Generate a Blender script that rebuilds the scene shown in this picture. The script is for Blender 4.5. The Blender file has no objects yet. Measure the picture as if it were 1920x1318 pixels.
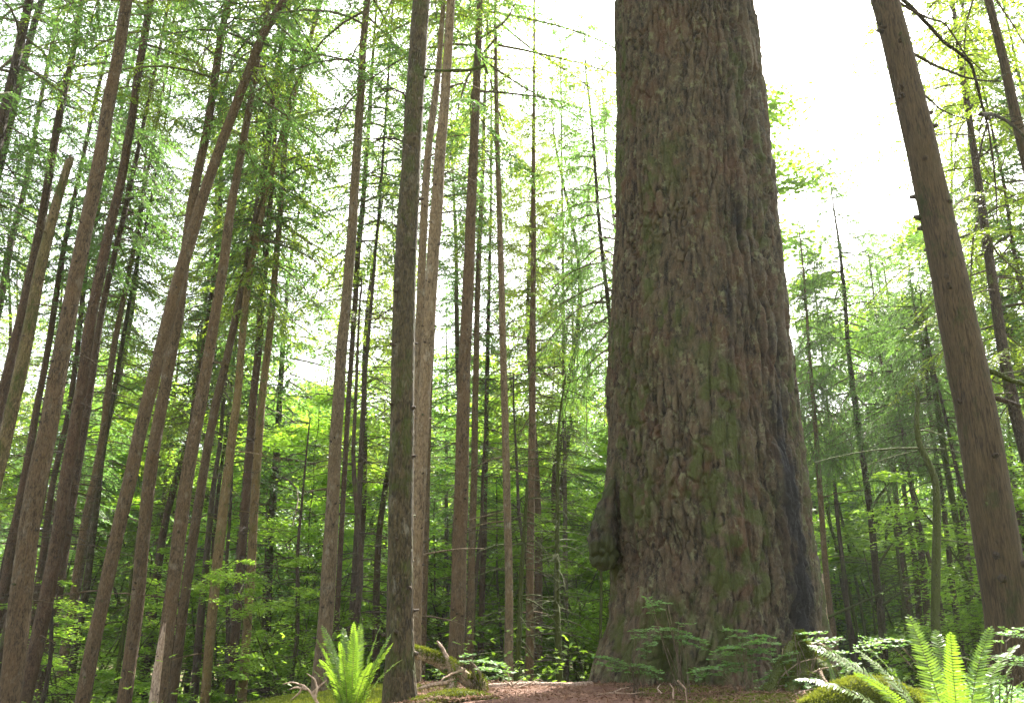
import bpy, math, random
import numpy as np
from mathutils import Vector, Matrix, Euler

# ------------------------------------------------------------------ camera, sky, sun, exposure
SC = bpy.context.scene
COL = SC.collection
PITCH = math.radians(18.2)
FPX = 1640.0                       # focal length in pixels of the 1920 px wide photograph
CAMZ = 0.6
cam_d = bpy.data.cameras.new('camera')
cam_d.sensor_width = 36.0
cam_d.lens = FPX / 1920.0 * 36.0
cam_d.clip_start = 0.05
cam_d.clip_end = 3000.0
cam = bpy.data.objects.new('camera', cam_d)
COL.objects.link(cam)
cam.location = (0, 0, CAMZ)
cam.rotation_euler = (math.pi / 2 + PITCH, 0, 0)
SC.camera = cam

SUN_EL = math.radians(50.0)
SUN_AZ = math.radians(23.0)        # to the right of the viewing direction (+Y)
world = bpy.data.worlds.new('World')
SC.world = world
world.use_nodes = True
wn = world.node_tree
for n in list(wn.nodes):
    wn.nodes.remove(n)
wo = wn.nodes.new('ShaderNodeOutputWorld')
wb = wn.nodes.new('ShaderNodeBackground')
sky = wn.nodes.new('ShaderNodeTexSky')
sky.sky_type = 'NISHITA'
sky.sun_disc = False
sky.sun_elevation = SUN_EL
sky.sun_rotation = SUN_AZ
sky.air_density = 1.0
sky.dust_density = 4.0
sky.ozone_density = 0.6
hs = wn.nodes.new('ShaderNodeHueSaturation')
hs.inputs['Saturation'].default_value = 0.30      # thin bright overcast: nearly white sky
wn.links.new(sky.outputs[0], hs.inputs['Color'])
wn.links.new(hs.outputs[0], wb.inputs['Color'])
wb.inputs['Strength'].default_value = 0.135
wn.links.new(wb.outputs[0], wo.inputs['Surface'])

sun_d = bpy.data.lights.new('sun', 'SUN')
sun_d.energy = 5.0
sun_d.angle = math.radians(0.6)
sun_d.color = (1.0, 0.95, 0.86)
sun = bpy.data.objects.new('sun', sun_d)
COL.objects.link(sun)
_sd = Vector((math.sin(SUN_AZ) * math.cos(SUN_EL), math.cos(SUN_AZ) * math.cos(SUN_EL), math.sin(SUN_EL)))
sun.rotation_euler = _sd.to_track_quat('Z', 'Y').to_euler()
sun.location = (20, 60, 60)

SC.view_settings.view_transform = 'Standard'
SC.view_settings.look = 'None'
SC.view_settings.gamma = 1.0
SC.view_settings.exposure = 2.5
SC.render.engine = 'CYCLES'
cy = SC.cycles
cy.max_bounces = 8
cy.diffuse_bounces = 6
cy.glossy_bounces = 2
cy.transmission_bounces = 6
cy.transparent_max_bounces = 4
cy.caustics_reflective = False
cy.caustics_refractive = False
cy.use_denoising = True
try:
    cy.denoiser = 'OPENIMAGEDENOISE'
except Exception:
    pass

RNG = np.random.default_rng(7)
random.seed(7)

def ray(px, py):
    """direction (forward component 1) through a pixel of the 1920x1318 photograph"""
    a = (px - 960.0) / FPX
    b = (659.0 - py) / FPX
    cp, sp = math.cos(PITCH), math.sin(PITCH)
    return np.array((a, cp - b * sp, sp + b * cp))

def at(px, py, D):
    """world point on that ray at ground distance D, and the camera depth there"""
    d = ray(px, py)
    t = D / d[1]
    return np.array((0, 0, CAMZ)) + d * t, t

def px_x(px, D, py=1199):
    return at(px, py, D)[0][0]

# ------------------------------------------------------------------ noise
def _h(ix, iy, iz, seed):
    n = (ix.astype(np.int64) * 374761393 + iy.astype(np.int64) * 668265263 + iz.astype(np.int64) * 2147483647 // 3 + seed * 974634777)
    n = n & 0xFFFFFFFF
    n = ((n ^ (n >> 13)) * 1274126177) & 0xFFFFFFFF
    n = ((n ^ (n >> 16)) * 2246822519) & 0xFFFFFFFF
    n = n ^ (n >> 15)
    return n.astype(np.float64) / 4294967295.0

def vnoise(x, y, z, seed=0):
    x, y, z = np.broadcast_arrays(np.asarray(x, float), np.asarray(y, float), np.asarray(z, float))
    fx, fy, fz = np.floor(x), np.floor(y), np.floor(z)
    ux, uy, uz = x - fx, y - fy, z - fz
    ux = ux * ux * (3 - 2 * ux); uy = uy * uy * (3 - 2 * uy); uz = uz * uz * (3 - 2 * uz)
    r = 0
    for i in (0, 1):
        for j in (0, 1):
            for k in (0, 1):
                w = (ux if i else 1 - ux) * (uy if j else 1 - uy) * (uz if k else 1 - uz)
                r = r + w * _h(fx + i, fy + j, fz + k, seed)
    return r

def fbm(x, y, z, seed=0, o=4):
    r = 0; a = 0.5; s = 1.0; t = 0
    for i in range(o):
        r = r + a * vnoise(x * s, y * s, z * s, seed + i * 17); t += a
        a *= 0.5; s *= 2.03
    return r / t

def worley(x, y, z, seed=0):
    fx, fy, fz = np.floor(x), np.floor(y), np.floor(z)
    f1 = np.full(x.shape, 9.0); f2 = np.full(x.shape, 9.0); cid = np.zeros(x.shape)
    for i in (-1, 0, 1):
        for j in (-1, 0, 1):
            for k in (-1, 0, 1):
                cx, cy_, cz = fx + i, fy + j, fz + k
                dx = cx + _h(cx, cy_, cz, seed) - x
                dy = cy_ + _h(cx, cy_, cz, seed + 5) - y
                dz = cz + _h(cx, cy_, cz, seed + 9) - z
                d = dx * dx + dy * dy + dz * dz
                m = d < f1
                f2 = np.where(m, f1, np.minimum(f2, d))
                cid = np.where(m, _h(cx, cy_, cz, seed + 31), cid)
                f1 = np.where(m, d, f1)
    return np.sqrt(f1), np.sqrt(f2), cid

def sstep(a, b, x):
    t = np.clip((np.asarray(x, float) - a) / (b - a), 0, 1)
    return t * t * (3 - 2 * t)

# ------------------------------------------------------------------ materials
def nmat(name):
    m = bpy.data.materials.new(name)
    m.use_nodes = True
    nt = m.node_tree
    for n in list(nt.nodes):
        nt.nodes.remove(n)
    out = nt.nodes.new('ShaderNodeOutputMaterial')
    return m, nt, out

def N(nt, t, **kw):
    n = nt.nodes.new(t)
    for k, v in kw.items():
        if k in n.inputs:
            n.inputs[k].default_value = v
        else:
            setattr(n, k, v)
    return n

def mixc(nt, fac, a, b, mode='MIX'):
    n = nt.nodes.new('ShaderNodeMix'); n.data_type = 'RGBA'; n.blend_type = mode
    for s, v in ((n.inputs[0], fac), (n.inputs[6], a), (n.inputs[7], b)):
        if isinstance(v, bpy.types.NodeSocket): nt.links.new(v, s)
        elif isinstance(v, (int, float)): s.default_value = v
        else: s.default_value = (*v, 1)
    return n.outputs[2]

def mrange(nt, v, a, b, c=0.0, d=1.0):
    n = nt.nodes.new('ShaderNodeMapRange')
    nt.links.new(v, n.inputs[0])
    for i, q in enumerate((a, b, c, d)): n.inputs[i + 1].default_value = q
    return n.outputs[0]

def mth(nt, op, a, b=None):
    n = nt.nodes.new('ShaderNodeMath'); n.operation = op
    for s, v in ((n.inputs[0], a), (n.inputs[1], b)):
        if v is None: continue
        if isinstance(v, bpy.types.NodeSocket): nt.links.new(v, s)
        else: s.default_value = v
    return n.outputs[0]

def coords(nt, scale=(1, 1, 1), jitter=True):
    tc = nt.nodes.new('ShaderNodeTexCoord')
    mp = nt.nodes.new('ShaderNodeMapping')
    nt.links.new(tc.outputs['Object'], mp.inputs['Vector'])
    mp.inputs['Scale'].default_value = scale
    if jitter:
        oi = nt.nodes.new('ShaderNodeObjectInfo')
        cx = nt.nodes.new('ShaderNodeCombineXYZ')
        m = mth(nt, 'MULTIPLY', oi.outputs['Random'], 37.0)
        for i in range(3): nt.links.new(m, cx.inputs[i])
        nt.links.new(cx.outputs[0], mp.inputs['Location'])
    return mp.outputs[0]

def noise(nt, vec, scale, detail=4.0, rough=0.55, dist=0.0):
    n = nt.nodes.new('ShaderNodeTexNoise')
    nt.links.new(vec, n.inputs['Vector'])
    n.inputs['Scale'].default_value = scale
    n.inputs['Detail'].default_value = detail
    n.inputs['Roughness'].default_value = rough
    n.inputs['Distortion'].default_value = dist
    return n.outputs[0]

def bark_mat(name, light, dark, warm, moss=0.0, stretch=0.30, bump=0.9, mosscol=(0.075, 0.11, 0.02), pale=0.0, fine=1.0, blot=0.3):
    m, nt, out = nmat(name)
    v = coords(nt, (1, 1, stretch))
    vi = coords(nt, (1, 1, 0.6))
    n1 = noise(nt, v, 26 * fine, 5, 0.65, 0.6)
    n2 = noise(nt, v, 70 * fine, 3, 0.6)
    n3 = noise(nt, vi, 2.2, 3, 0.6)
    vo = nt.nodes.new('ShaderNodeTexVoronoi'); vo.feature = 'DISTANCE_TO_EDGE'
    nt.links.new(v, vo.inputs['Vector']); vo.inputs['Scale'].default_value = 30 * fine
    c = mixc(nt, mrange(nt, n1, 0.42, 0.58), [q * .7 for q in dark], light)
    c = mixc(nt, mrange(nt, n3, 0.42, 0.68, 0, .8), c, warm)
    n6 = noise(nt, coords(nt, (1, 1, 0.22)), 11, 3, 0.6, 0.4)
    c = mixc(nt, mrange(nt, n6, 0.50, 0.62, 0, blot), c, dark)
    c = mixc(nt, mrange(nt, n2, 0.42, 0.70, 0.0, 0.65), c, [q * 1.55 for q in light])
    if pale:
        n5 = noise(nt, vi, 6.0, 5, 0.7)
        c = mixc(nt, mrange(nt, n5, 0.56, 0.70, 0.0, pale), c, (0.42, 0.40, 0.33))
    oi = nt.nodes.new('ShaderNodeObjectInfo')
    br = mrange(nt, oi.outputs['Random'], 0, 1, 0.82, 1.18)
    c = mixc(nt, 1.0, c, br, 'MULTIPLY')
    if moss:
        n4 = noise(nt, vi, 3.2, 6, 0.7)
        mm = mrange(nt, n4, 0.60 - 0.30 * moss, 0.74 - 0.30 * moss)
        mc = mixc(nt, n2, [q * 0.6 for q in mosscol], [q * 1.7 for q in mosscol])
        c = mixc(nt, mm, c, mc)
    b = nt.nodes.new('ShaderNodeBsdfPrincipled')
    nt.links.new(c, b.inputs['Base Color'])
    b.inputs['Roughness'].default_value = 0.85
    b.inputs['Specular IOR Level'].default_value = 0.25
    h = mth(nt, 'ADD', mth(nt, 'MULTIPLY', n1, 1.0), mth(nt, 'MULTIPLY', mrange(nt, vo.outputs[0], 0, 0.25), 0.5))
    h = mth(nt, 'ADD', h, mth(nt, 'MULTIPLY', n2, 0.35))
    bp = nt.nodes.new('ShaderNodeBump'); bp.inputs['Strength'].default_value = bump; bp.inputs['Distance'].default_value = 0.03
    nt.links.new(h, bp.inputs['Height']); nt.links.new(bp.outputs[0], b.inputs['Normal'])
    nt.links.new(b.outputs[0], out.inputs[0])
    return m

def leaf_mat(name, c1, c2, trans=0.5, tcol=None, rough=0.5, spec=0.3):
    m, nt, out = nmat(name)
    g = nt.nodes.new('ShaderNodeNewGeometry')
    oi = nt.nodes.new('ShaderNodeObjectInfo')
    v = coords(nt, (1, 1, 1))
    n = noise(nt, v, 0.8, 2)
    f = mth(nt, 'ADD', mth(nt, 'MULTIPLY', g.outputs['Random Per Island'], 0.5), mrange(nt, n, 0.3, 0.7, 0, 0.5))
    c = mixc(nt, f, c1, c2)
    c = mixc(nt, 1.0, c, mrange(nt, oi.outputs['Random'], 0, 1, 0.8, 1.2), 'MULTIPLY')
    b = nt.nodes.new('ShaderNodeBsdfPrincipled')
    nt.links.new(c, b.inputs['Base Color'])
    b.inputs['Roughness'].default_value = rough
    b.inputs['Specular IOR Level'].default_value = spec
    t = nt.nodes.new('ShaderNodeBsdfTranslucent')
    if tcol is None: tcol = (1.6, 1.8, 0.7)
    tc = mixc(nt, 1.0, c, tcol, 'MULTIPLY')
    nt.links.new(tc, t.inputs['Color'])
    mx = nt.nodes.new('ShaderNodeMixShader'); mx.inputs[0].default_value = trans
    nt.links.new(b.outputs[0], mx.inputs[1]); nt.links.new(t.outputs[0], mx.inputs[2])
    nt.links.new(mx.outputs[0], out.inputs[0])
    return m

M = {}
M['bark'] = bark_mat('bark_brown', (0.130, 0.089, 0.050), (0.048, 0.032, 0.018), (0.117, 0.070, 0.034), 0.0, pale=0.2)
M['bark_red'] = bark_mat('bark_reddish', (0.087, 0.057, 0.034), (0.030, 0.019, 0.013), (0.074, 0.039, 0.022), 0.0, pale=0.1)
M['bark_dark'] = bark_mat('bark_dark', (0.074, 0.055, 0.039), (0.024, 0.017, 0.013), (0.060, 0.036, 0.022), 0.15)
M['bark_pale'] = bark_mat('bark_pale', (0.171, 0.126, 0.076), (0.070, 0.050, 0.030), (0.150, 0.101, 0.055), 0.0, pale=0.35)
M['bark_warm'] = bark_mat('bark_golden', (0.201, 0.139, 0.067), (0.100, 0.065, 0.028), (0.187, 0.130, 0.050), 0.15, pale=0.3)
M['bark_moss'] = bark_mat('bark_mossy', (0.063, 0.047, 0.024), (0.018, 0.015, 0.008), (0.050, 0.042, 0.017), 0.25, mosscol=(0.037, 0.046, 0.008), pale=0.25)
M['bark_snag'] = bark_mat('bark_snag', (0.134, 0.097, 0.048), (0.050, 0.036, 0.018), (0.087, 0.078, 0.028), 0.4, mosscol=(0.047, 0.055, 0.011))
M['bark_verymoss'] = bark_mat('bark_moss_covered', (0.080, 0.072, 0.034), (0.033, 0.029, 0.014), (0.080, 0.078, 0.022), 1.1, mosscol=(0.050, 0.061, 0.011))
M['bark_cedar'] = bark_mat('bark_cedar', (0.104, 0.072, 0.039), (0.037, 0.025, 0.013), (0.084, 0.060, 0.026), 0.16, stretch=0.06, bump=1.0, fine=2.2, blot=0.1, mosscol=(0.033, 0.040, 0.010))
M['bark_far'] = bark_mat('bark_far', (0.114, 0.088, 0.065), (0.054, 0.039, 0.029), (0.107, 0.075, 0.048), 0.2)
M['twig'] = bark_mat('twig', (0.160, 0.120, 0.088), (0.080, 0.056, 0.040), (0.128, 0.096, 0.056), 0.3)
M['wood_dry'] = bark_mat('dry_wood', (0.425, 0.323, 0.246), (0.238, 0.162, 0.111), (0.357, 0.238, 0.153), 0.0)
M['needle'] = leaf_mat('needles', (0.055, 0.105, 0.042), (0.130, 0.200, 0.066), 0.52, (1.4, 1.65, 0.85))
M['needle_cool'] = leaf_mat('needles_cool', (0.080, 0.145, 0.055), (0.170, 0.265, 0.090), 0.50, (1.5, 1.75, 0.8))
M['needle_warm'] = leaf_mat('needles_warm', (0.120, 0.165, 0.036), (0.220, 0.270, 0.055), 0.52)
M['maple'] = leaf_mat('maple_leaves', (0.130, 0.235, 0.045), (0.270, 0.380, 0.070), 0.62, (1.5, 1.6, 0.6))
M['fern'] = leaf_mat('fern_fronds', (0.080, 0.152, 0.029), (0.152, 0.232, 0.040), 0.48, (1.6, 1.6, 0.6), 0.4, 0.5)
M['berry'] = leaf_mat('shrub_leaves', (0.120, 0.224, 0.088), (0.184, 0.312, 0.120), 0.45, (1.5, 1.6, 0.7), 0.55, 0.25)
M['moss'] = leaf_mat('moss_tufts', (0.060, 0.088, 0.014), (0.152, 0.176, 0.032), 0.35, (1.5, 1.4, 0.6), 0.8, 0.1)
M['litter'] = leaf_mat('litter', (0.10, 0.055, 0.035), (0.30, 0.18, 0.12), 0.1, (1.2, 1.0, 0.8), 0.8, 0.1)

# ------------------------------------------------------------------ mesh helpers
class MB:
    """collects quads (and their material slots) for ONE mesh object"""
    def __init__(s):
        s.v = []; s.f = []; s.mi = []; s.n = 0; s.attr = []
    def add(s, v, f, mi=0):
        v = np.asarray(v, float).reshape(-1, 3); f = np.asarray(f, np.int64).reshape(-1, 4)
        s.v.append(v); s.f.append(f + s.n); s.mi.append(np.full(len(f), mi)); s.n += len(v)
    def quads(s, q, mi=0):
        q = np.asarray(q, float)
        k = len(q)
        if k: s.add(q.reshape(-1, 3), np.arange(k * 4).reshape(-1, 4), mi)
    def tube(s, pts, rad, sides=8, mi=0, noise_amp=0.0, seed=0, cap=True):
        v, f = tube(pts, rad, sides, noise_amp, seed, cap)
        s.add(v, f, mi)
    def mesh(s, name, mats, smooth=None):
        v = np.concatenate(s.v) if s.v else np.zeros((0, 3)); f = np.concatenate(s.f) if s.f else np.zeros((0, 4), int)
        me = bpy.data.meshes.new(name)
        me.vertices.add(len(v)); me.vertices.foreach_set('co', v.astype(np.float32).ravel())
        me.loops.add(f.size); me.loops.foreach_set('vertex_index', f.astype(np.int32).ravel())
        me.polygons.add(len(f)); me.polygons.foreach_set('loop_start', np.arange(0, f.size, 4, dtype=np.int32))
        me.polygons.foreach_set('loop_total', np.full(len(f), 4, np.int32))
        mi = np.concatenate(s.mi) if s.mi else np.zeros(0)
        me.polygons.foreach_set('material_index', mi.astype(np.int32))
        if smooth is None: sm = np.zeros(len(f), bool)
        elif isinstance(smooth, (set, tuple, list)): sm = np.isin(mi, list(smooth))
        else: sm = np.full(len(f), bool(smooth))
        me.polygons.foreach_set('use_smooth', sm)
        for m in mats: me.materials.append(m)
        me.update(calc_edges=True)
        return me
    def build(s, name, mats, parent=None, smooth=None, loc=None):
        if not isinstance(mats, (list, tuple)): mats = [mats]
        o = bpy.data.objects.new(name, s.mesh(name, mats, smooth))
        COL.objects.link(o)
        if parent is not None: o.parent = parent
        if loc is not None: o.location = loc
        return o

def frames(pts):
    t = np.gradient(pts, axis=0)
    t /= np.linalg.norm(t, axis=1)[:, None] + 1e-9
    ref = np.array((0, 1.0, 0)) if abs(t[:, 1]).max() < 0.8 else np.array((0.31, 0.2, 0.93))
    a = np.cross(t, ref); a /= np.linalg.norm(a, axis=1)[:, None] + 1e-9
    b = np.cross(t, a)
    return t, a, b

def tube(pts, rad, sides=8, noise_amp=0.0, seed=0, cap=True):
    pts = np.asarray(pts, float); rad = np.broadcast_to(np.asarray(rad, float), (len(pts),))
    t, a, b = frames(pts)
    if cap:
        pts = np.vstack([pts[:1], pts, pts[-1:]]); rad = np.r_[rad[0] * .02, rad, rad[-1] * .02]
        a = np.vstack([a[:1], a, a[-1:]]); b = np.vstack([b[:1], b, b[-1:]])
    th = np.arange(sides) * 2 * np.pi / sides
    r = np.repeat(rad[:, None], sides, 1)
    if noise_amp:
        nz = fbm(np.cos(th)[None, :] * 1.6 + seed, np.sin(th)[None, :] * 1.6, np.cumsum(np.r_[0, np.linalg.norm(np.diff(pts, axis=0), axis=1)])[:, None] * 1.3 + seed, 3, 3)
        r = r * (1 + noise_amp * (nz - .5) * 2)
    v = pts[:, None, :] + r[..., None] * (np.cos(th)[None, :, None] * a[:, None, :] + np.sin(th)[None, :, None] * b[:, None, :])
    n = len(pts)
    i = np.arange(n - 1)[:, None] * sides; j = np.arange(sides)[None, :]; j2 = (j + 1) % sides
    f = np.stack([i + j, i + j2, i + sides + j2, i + sides + j], -1).reshape(-1, 4)
    return v.reshape(-1, 3), f

def grid_faces(nr, nc, wrap=False):
    i = np.arange(nr - 1)[:, None] * nc
    j = np.arange(nc if wrap else nc - 1)[None, :]
    j2 = (j + 1) % nc
    return np.stack([i + j, i + j2, i + nc + j2, i + nc + j], -1).reshape(-1, 4)

def empty(name, loc, label, cat, group=None, rz=0.0):
    o = bpy.data.objects.new(name, None); COL.objects.link(o)
    o.empty_display_size = 0.3
    o.location = loc; o.rotation_euler = (0, 0, rz)
    o['label'] = label; o['category'] = cat
    if group: o['group'] = group
    return o

def tag(o, label=None, cat=None, group=None, kind=None):
    if label: o['label'] = label
    if cat: o['category'] = cat
    if group: o['group'] = group
    if kind: o['kind'] = kind
    return o

# ------------------------------------------------------------------ terrain
def ground_h(x, y):
    x = np.asarray(x, float); y = np.asarray(y, float)
    z = -1.0 + 1.0 * sstep(0.0, 9.5, y)
    fall = sstep(12.5, 30, y) * 2.6 + sstep(28, 60, y) * 2.0
    z = z - fall
    left = sstep(1.2, 9.0, -x) * sstep(3, 12, y)
    z = z - 1.3 * left * (1 - sstep(30, 60, y))
    z = z - 0.25 * sstep(3.0, 12.0, x) * sstep(6, 10, y) * (1 - sstep(12, 30, y))
    r = np.sqrt(x * x + y * y)
    z = z + 22 * sstep(60, 190, r) + 30 * sstep(190, 600, r)
    z = z + 0.16 * (fbm(x * 0.6, y * 0.6, 0 * x, 3, 3) - .5) * sstep(1, 6, r) + 0.06 * (fbm(x * 3.0, y * 3.0, 0 * x, 8, 3) - .5)
    return z

def gh(x, y): return float(ground_h(np.array([x]), np.array([y]))[0])

def sinh_axis(n, scale, ext):
    t = np.linspace(-1, 1, n)
    k = math.asinh(ext / scale)
    return scale * np.sinh(t * k)

xs = sinh_axis(480, 5.0, 420.0) + 1.0
ys = np.concatenate([np.linspace(-300, -20, 12), np.linspace(-18, 3, 22), np.linspace(3.2, 18, 190), 18 + np.cumsum(np.linspace(0.12, 5.5, 150))])
X, Y = np.meshgrid(xs, ys)
Z = ground_h(X, Y)
g = MB()
g.add(np.stack([X, Y, Z], -1), grid_faces(len(ys), len(xs)))

def ground_mat():
    m, nt, out = nmat('forest_floor')
    v = coords(nt, (1, 1, 1), False)
    n1 = noise(nt, v, 0.9, 5, 0.65); n2 = noise(nt, v, 14, 5, 0.7); n3 = noise(nt, v, 70, 3, 0.7)
    c = mixc(nt, mrange(nt, n2, 0.35, 0.65), (0.06, 0.037, 0.024), (0.17, 0.105, 0.07))
    c = mixc(nt, mrange(nt, n3, 0.45, 0.75, 0, 0.6), c, (0.30, 0.20, 0.14))
    mm = mrange(nt, n1, 0.42, 0.56)
    mc = mixc(nt, n2, (0.04, 0.07, 0.012), (0.12, 0.17, 0.03))
    c = mixc(nt, mm, c, mc)
    b = nt.nodes.new('ShaderNodeBsdfPrincipled'); nt.links.new(c, b.inputs['Base Color'])
    b.inputs['Roughness'].default_value = 0.9; b.inputs['Specular IOR Level'].default_value = 0.15
    bp = nt.nodes.new('ShaderNodeBump'); bp.inputs['Strength'].default_value = 0.9; bp.inputs['Distance'].default_value = 0.03
    nt.links.new(mth(nt, 'ADD', n2, mth(nt, 'MULTIPLY', n3, 0.5)), bp.inputs['Height']); nt.links.new(bp.outputs[0], b.inputs['Normal'])
    nt.links.new(b.outputs[0], out.inputs[0])
    return m

def path_mat():
    m, nt, out = nmat('trail_dirt')
    v = coords(nt, (1, 1, 1), False)
    n2 = noise(nt, v, 9, 6, 0.7); n3 = noise(nt, v, 60, 4, 0.7)
    c = mixc(nt, mrange(nt, n2, 0.3, 0.7), (0.055, 0.030, 0.021), (0.20, 0.105, 0.075))
    c = mixc(nt, mrange(nt, n3, 0.45, 0.75, 0, 0.7), c, (0.30, 0.18, 0.13))
    b = nt.nodes.new('ShaderNodeBsdfPrincipled'); nt.links.new(c, b.inputs['Base Color'])
    b.inputs['Roughness'].default_value = 0.9; b.inputs['Specular IOR Level'].default_value = 0.15
    bp = nt.nodes.new('ShaderNodeBump'); bp.inputs['Strength'].default_value = 0.9; bp.inputs['Distance'].default_value = 0.02
    nt.links.new(mth(nt, 'ADD', n2, mth(nt, 'MULTIPLY', n3, 0.5)), bp.inputs['Height']); nt.links.new(bp.outputs[0], b.inputs['Normal'])
    nt.links.new(b.outputs[0], out.inputs[0])
    return m

ground = g.build('ground', ground_mat(), smooth=True)
tag(ground, kind='structure')

# trail: a strip of trodden dirt coming over the crest in front of the giant tree
py_ = np.linspace(1.0, 12.6, 240); pu = np.linspace(-1, 1, 60)
PY, PU = np.meshgrid(py_, pu, indexing='ij')
pc = 0.55 + 0.25 * np.sin(PY * 0.35); hw = 1.25 + 0.25 * (fbm(PY * 1.2, PU * 0 + np.sign(PU), PY * 0, 5, 3) - .5) * 2
PX = pc + PU * hw
PZ = ground_h(PX, PY) + 0.035 - 0.08 * np.abs(PU) ** 6 + 0.02 * (fbm(PX * 8, PY * 8, PX * 0, 2, 3) - .5)
p_ = MB(); p_.add(np.stack([PX, PY, PZ], -1), grid_faces(len(py_), len(pu)))
path = tag(p_.build('path', path_mat(), smooth=True), kind='structure')

# ------------------------------------------------------------------ foliage
def leaf_quads(pos, d, nrm, ln, wd):
    """rhombic leaves: pos, direction, side vector (N,3); length, width (N)"""
    ln = np.asarray(ln)[:, None]; wd = np.asarray(wd)[:, None]
    p1 = pos + d * ln * .42 + nrm * wd * .5
    p2 = pos + d * ln
    p3 = pos + d * ln * .42 - nrm * wd * .5
    return np.stack([pos, p1, p2, p3], 1)

def norm(a): return a / (np.linalg.norm(a, axis=-1, keepdims=True) + 1e-9)

def make_spray(rng, L=1.0, ntw=26, tl=0.34, step=0.02, leaf=0.04, wid=0.013, droop=0.35, hang=0.3, dead=0.15, keep=0.9, rise=0.1):
    """flat conifer spray along +X. returns leaf quads and the twigs as (start, end) pairs"""
    s = np.linspace(dead, 1, ntw) + rng.uniform(-.4, .4, ntw) / ntw
    side = np.where(np.arange(ntw) % 2 == 0, 1, -1)
    ln = tl * L * ((1 - s) ** 0.75 + 0.10) * rng.uniform(.55, 1.2, ntw) * sstep(dead - .12, dead + .2, s)
    ln = np.maximum(ln, step * 1.5)
    ang = side * np.radians(rng.normal(52, 9, ntw))
    main = lambda q: np.stack([q * L, 0.05 * L * np.sin(q * 5), rise * q * L - droop * q * q * L], -1)
    m = np.maximum((ln / step).astype(int), 2)
    idx = np.repeat(np.arange(ntw), m)
    off = np.concatenate([np.arange(k) for k in m])
    t = (off + 0.6) / m[idx]
    td = np.stack([np.cos(ang), np.sin(ang), -hang * rng.uniform(.3, 1.4, ntw)], -1); td = norm(td)
    base = main(s)
    pos = base[idx] + td[idx] * (t * ln[idx])[:, None]
    pos[:, 2] -= hang * (t * ln[idx]) ** 2 / (L * .35)
    out = []
    for sg in (1, -1):
        k = rng.random(len(pos)) < keep
        p = pos[k]; a = ang[idx][k] + sg * np.radians(rng.normal(42, 12, k.sum()))
        d = norm(np.stack([np.cos(a), np.sin(a), rng.normal(-hang * .5, .22, k.sum())], -1))
        nn = norm(np.cross(d, np.array((0, 0, 1.0)) + rng.normal(0, .35, (k.sum(), 3))))
        l = leaf * rng.uniform(.7, 1.25, k.sum()) * (1 - .35 * t[k])
        out.append(leaf_quads(p, d, nn, l, wid * rng.uniform(.8, 1.2, k.sum())))
    tw = np.stack([base, base + td * ln[:, None] * .9], 1)
    tw[:, 1, 2] -= hang * (ln * .9) ** 2 / (L * .35)
    st = main(np.linspace(0, 1, 7))
    return np.concatenate(out), tw, st

def rot_z(a):
    c, s = math.cos(a), math.sin(a)
    return np.array(((c, -s, 0), (s, c, 0), (0, 0, 1.0)))
def rot_y(a):
    c, s = math.cos(a), math.sin(a)
    return np.array(((c, 0, s), (0, 1, 0), (-s, 0, c)))
def rot_x(a):
    c, s = math.cos(a), math.sin(a)
    return np.array(((1, 0, 0), (0, c, -s), (0, s, c.real)))

def ribbons(tw, w):
    a, b = tw[:, 0], tw[:, 1]
    d = norm(b - a); n = norm(np.cross(d, np.array((0.1, 0.2, 1.0)))) * w
    return np.stack([a + n, a - n, b - n * .3, b + n * .3], 1)

def make_crown(name, seed, H=16.0, R=2.6, nb=80, mat='needle', leaf=0.11, wid=0.036, ntw=22, step=0.06, prof=0.8, bottom=0.25,
               up=0.15, down=-0.25, droop=0.35, hang=0.35, keep=0.85, dead=0.18, top=True):
    rng = np.random.default_rng(seed)
    protos = [make_spray(rng, 2.5, ntw, 0.34, step, leaf, wid, droop, hang, dead, keep) for _ in range(6)]
    mb = MB()
    for i in range(nb):
        zf = (i + rng.uniform(-.4, .4)) / nb; zf = min(max(zf, 0), .985)
        z = H * zf
        r = R * ((1 - zf) ** prof) * min(1, (bottom + zf * 5)) * rng.uniform(.6, 1.25) + 0.45
        az = i * 2.39996 + rng.uniform(-.5, .5)
        pitch = down + (up - down) * zf + rng.normal(0, .13)
        q, tw, st = protos[rng.integers(6)]
        sc = np.array((r / 2.5, (r / 2.5) ** .75, r / 2.5))
        Rm = rot_z(az) @ rot_y(-pitch) @ rot_x(rng.normal(0, .3))
        T = lambda p: (p * sc) @ Rm.T + np.array((0, 0, z))
        n_keep = int(len(q) * min(1, (r / 2.5) ** 1.0 + .06))
        sel = rng.choice(len(q), n_keep, replace=False) if n_keep < len(q) else np.arange(len(q))
        p0 = q[sel][:, :1]; lo = (q[sel] - p0) * max(.80, min(1.0, r / 2.5)) @ Rm.T
        mb.quads(T(p0) + lo, 0)
        mb.quads(ribbons(T(tw), 0.006), 1)
        mb.tube(T(st), np.linspace(.022, .004, 7) * max(.5, r / 2.5), 4, 1, cap=False)
    return mb.mesh(name, [M[mat], M['twig']], smooth=(1,))

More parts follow.
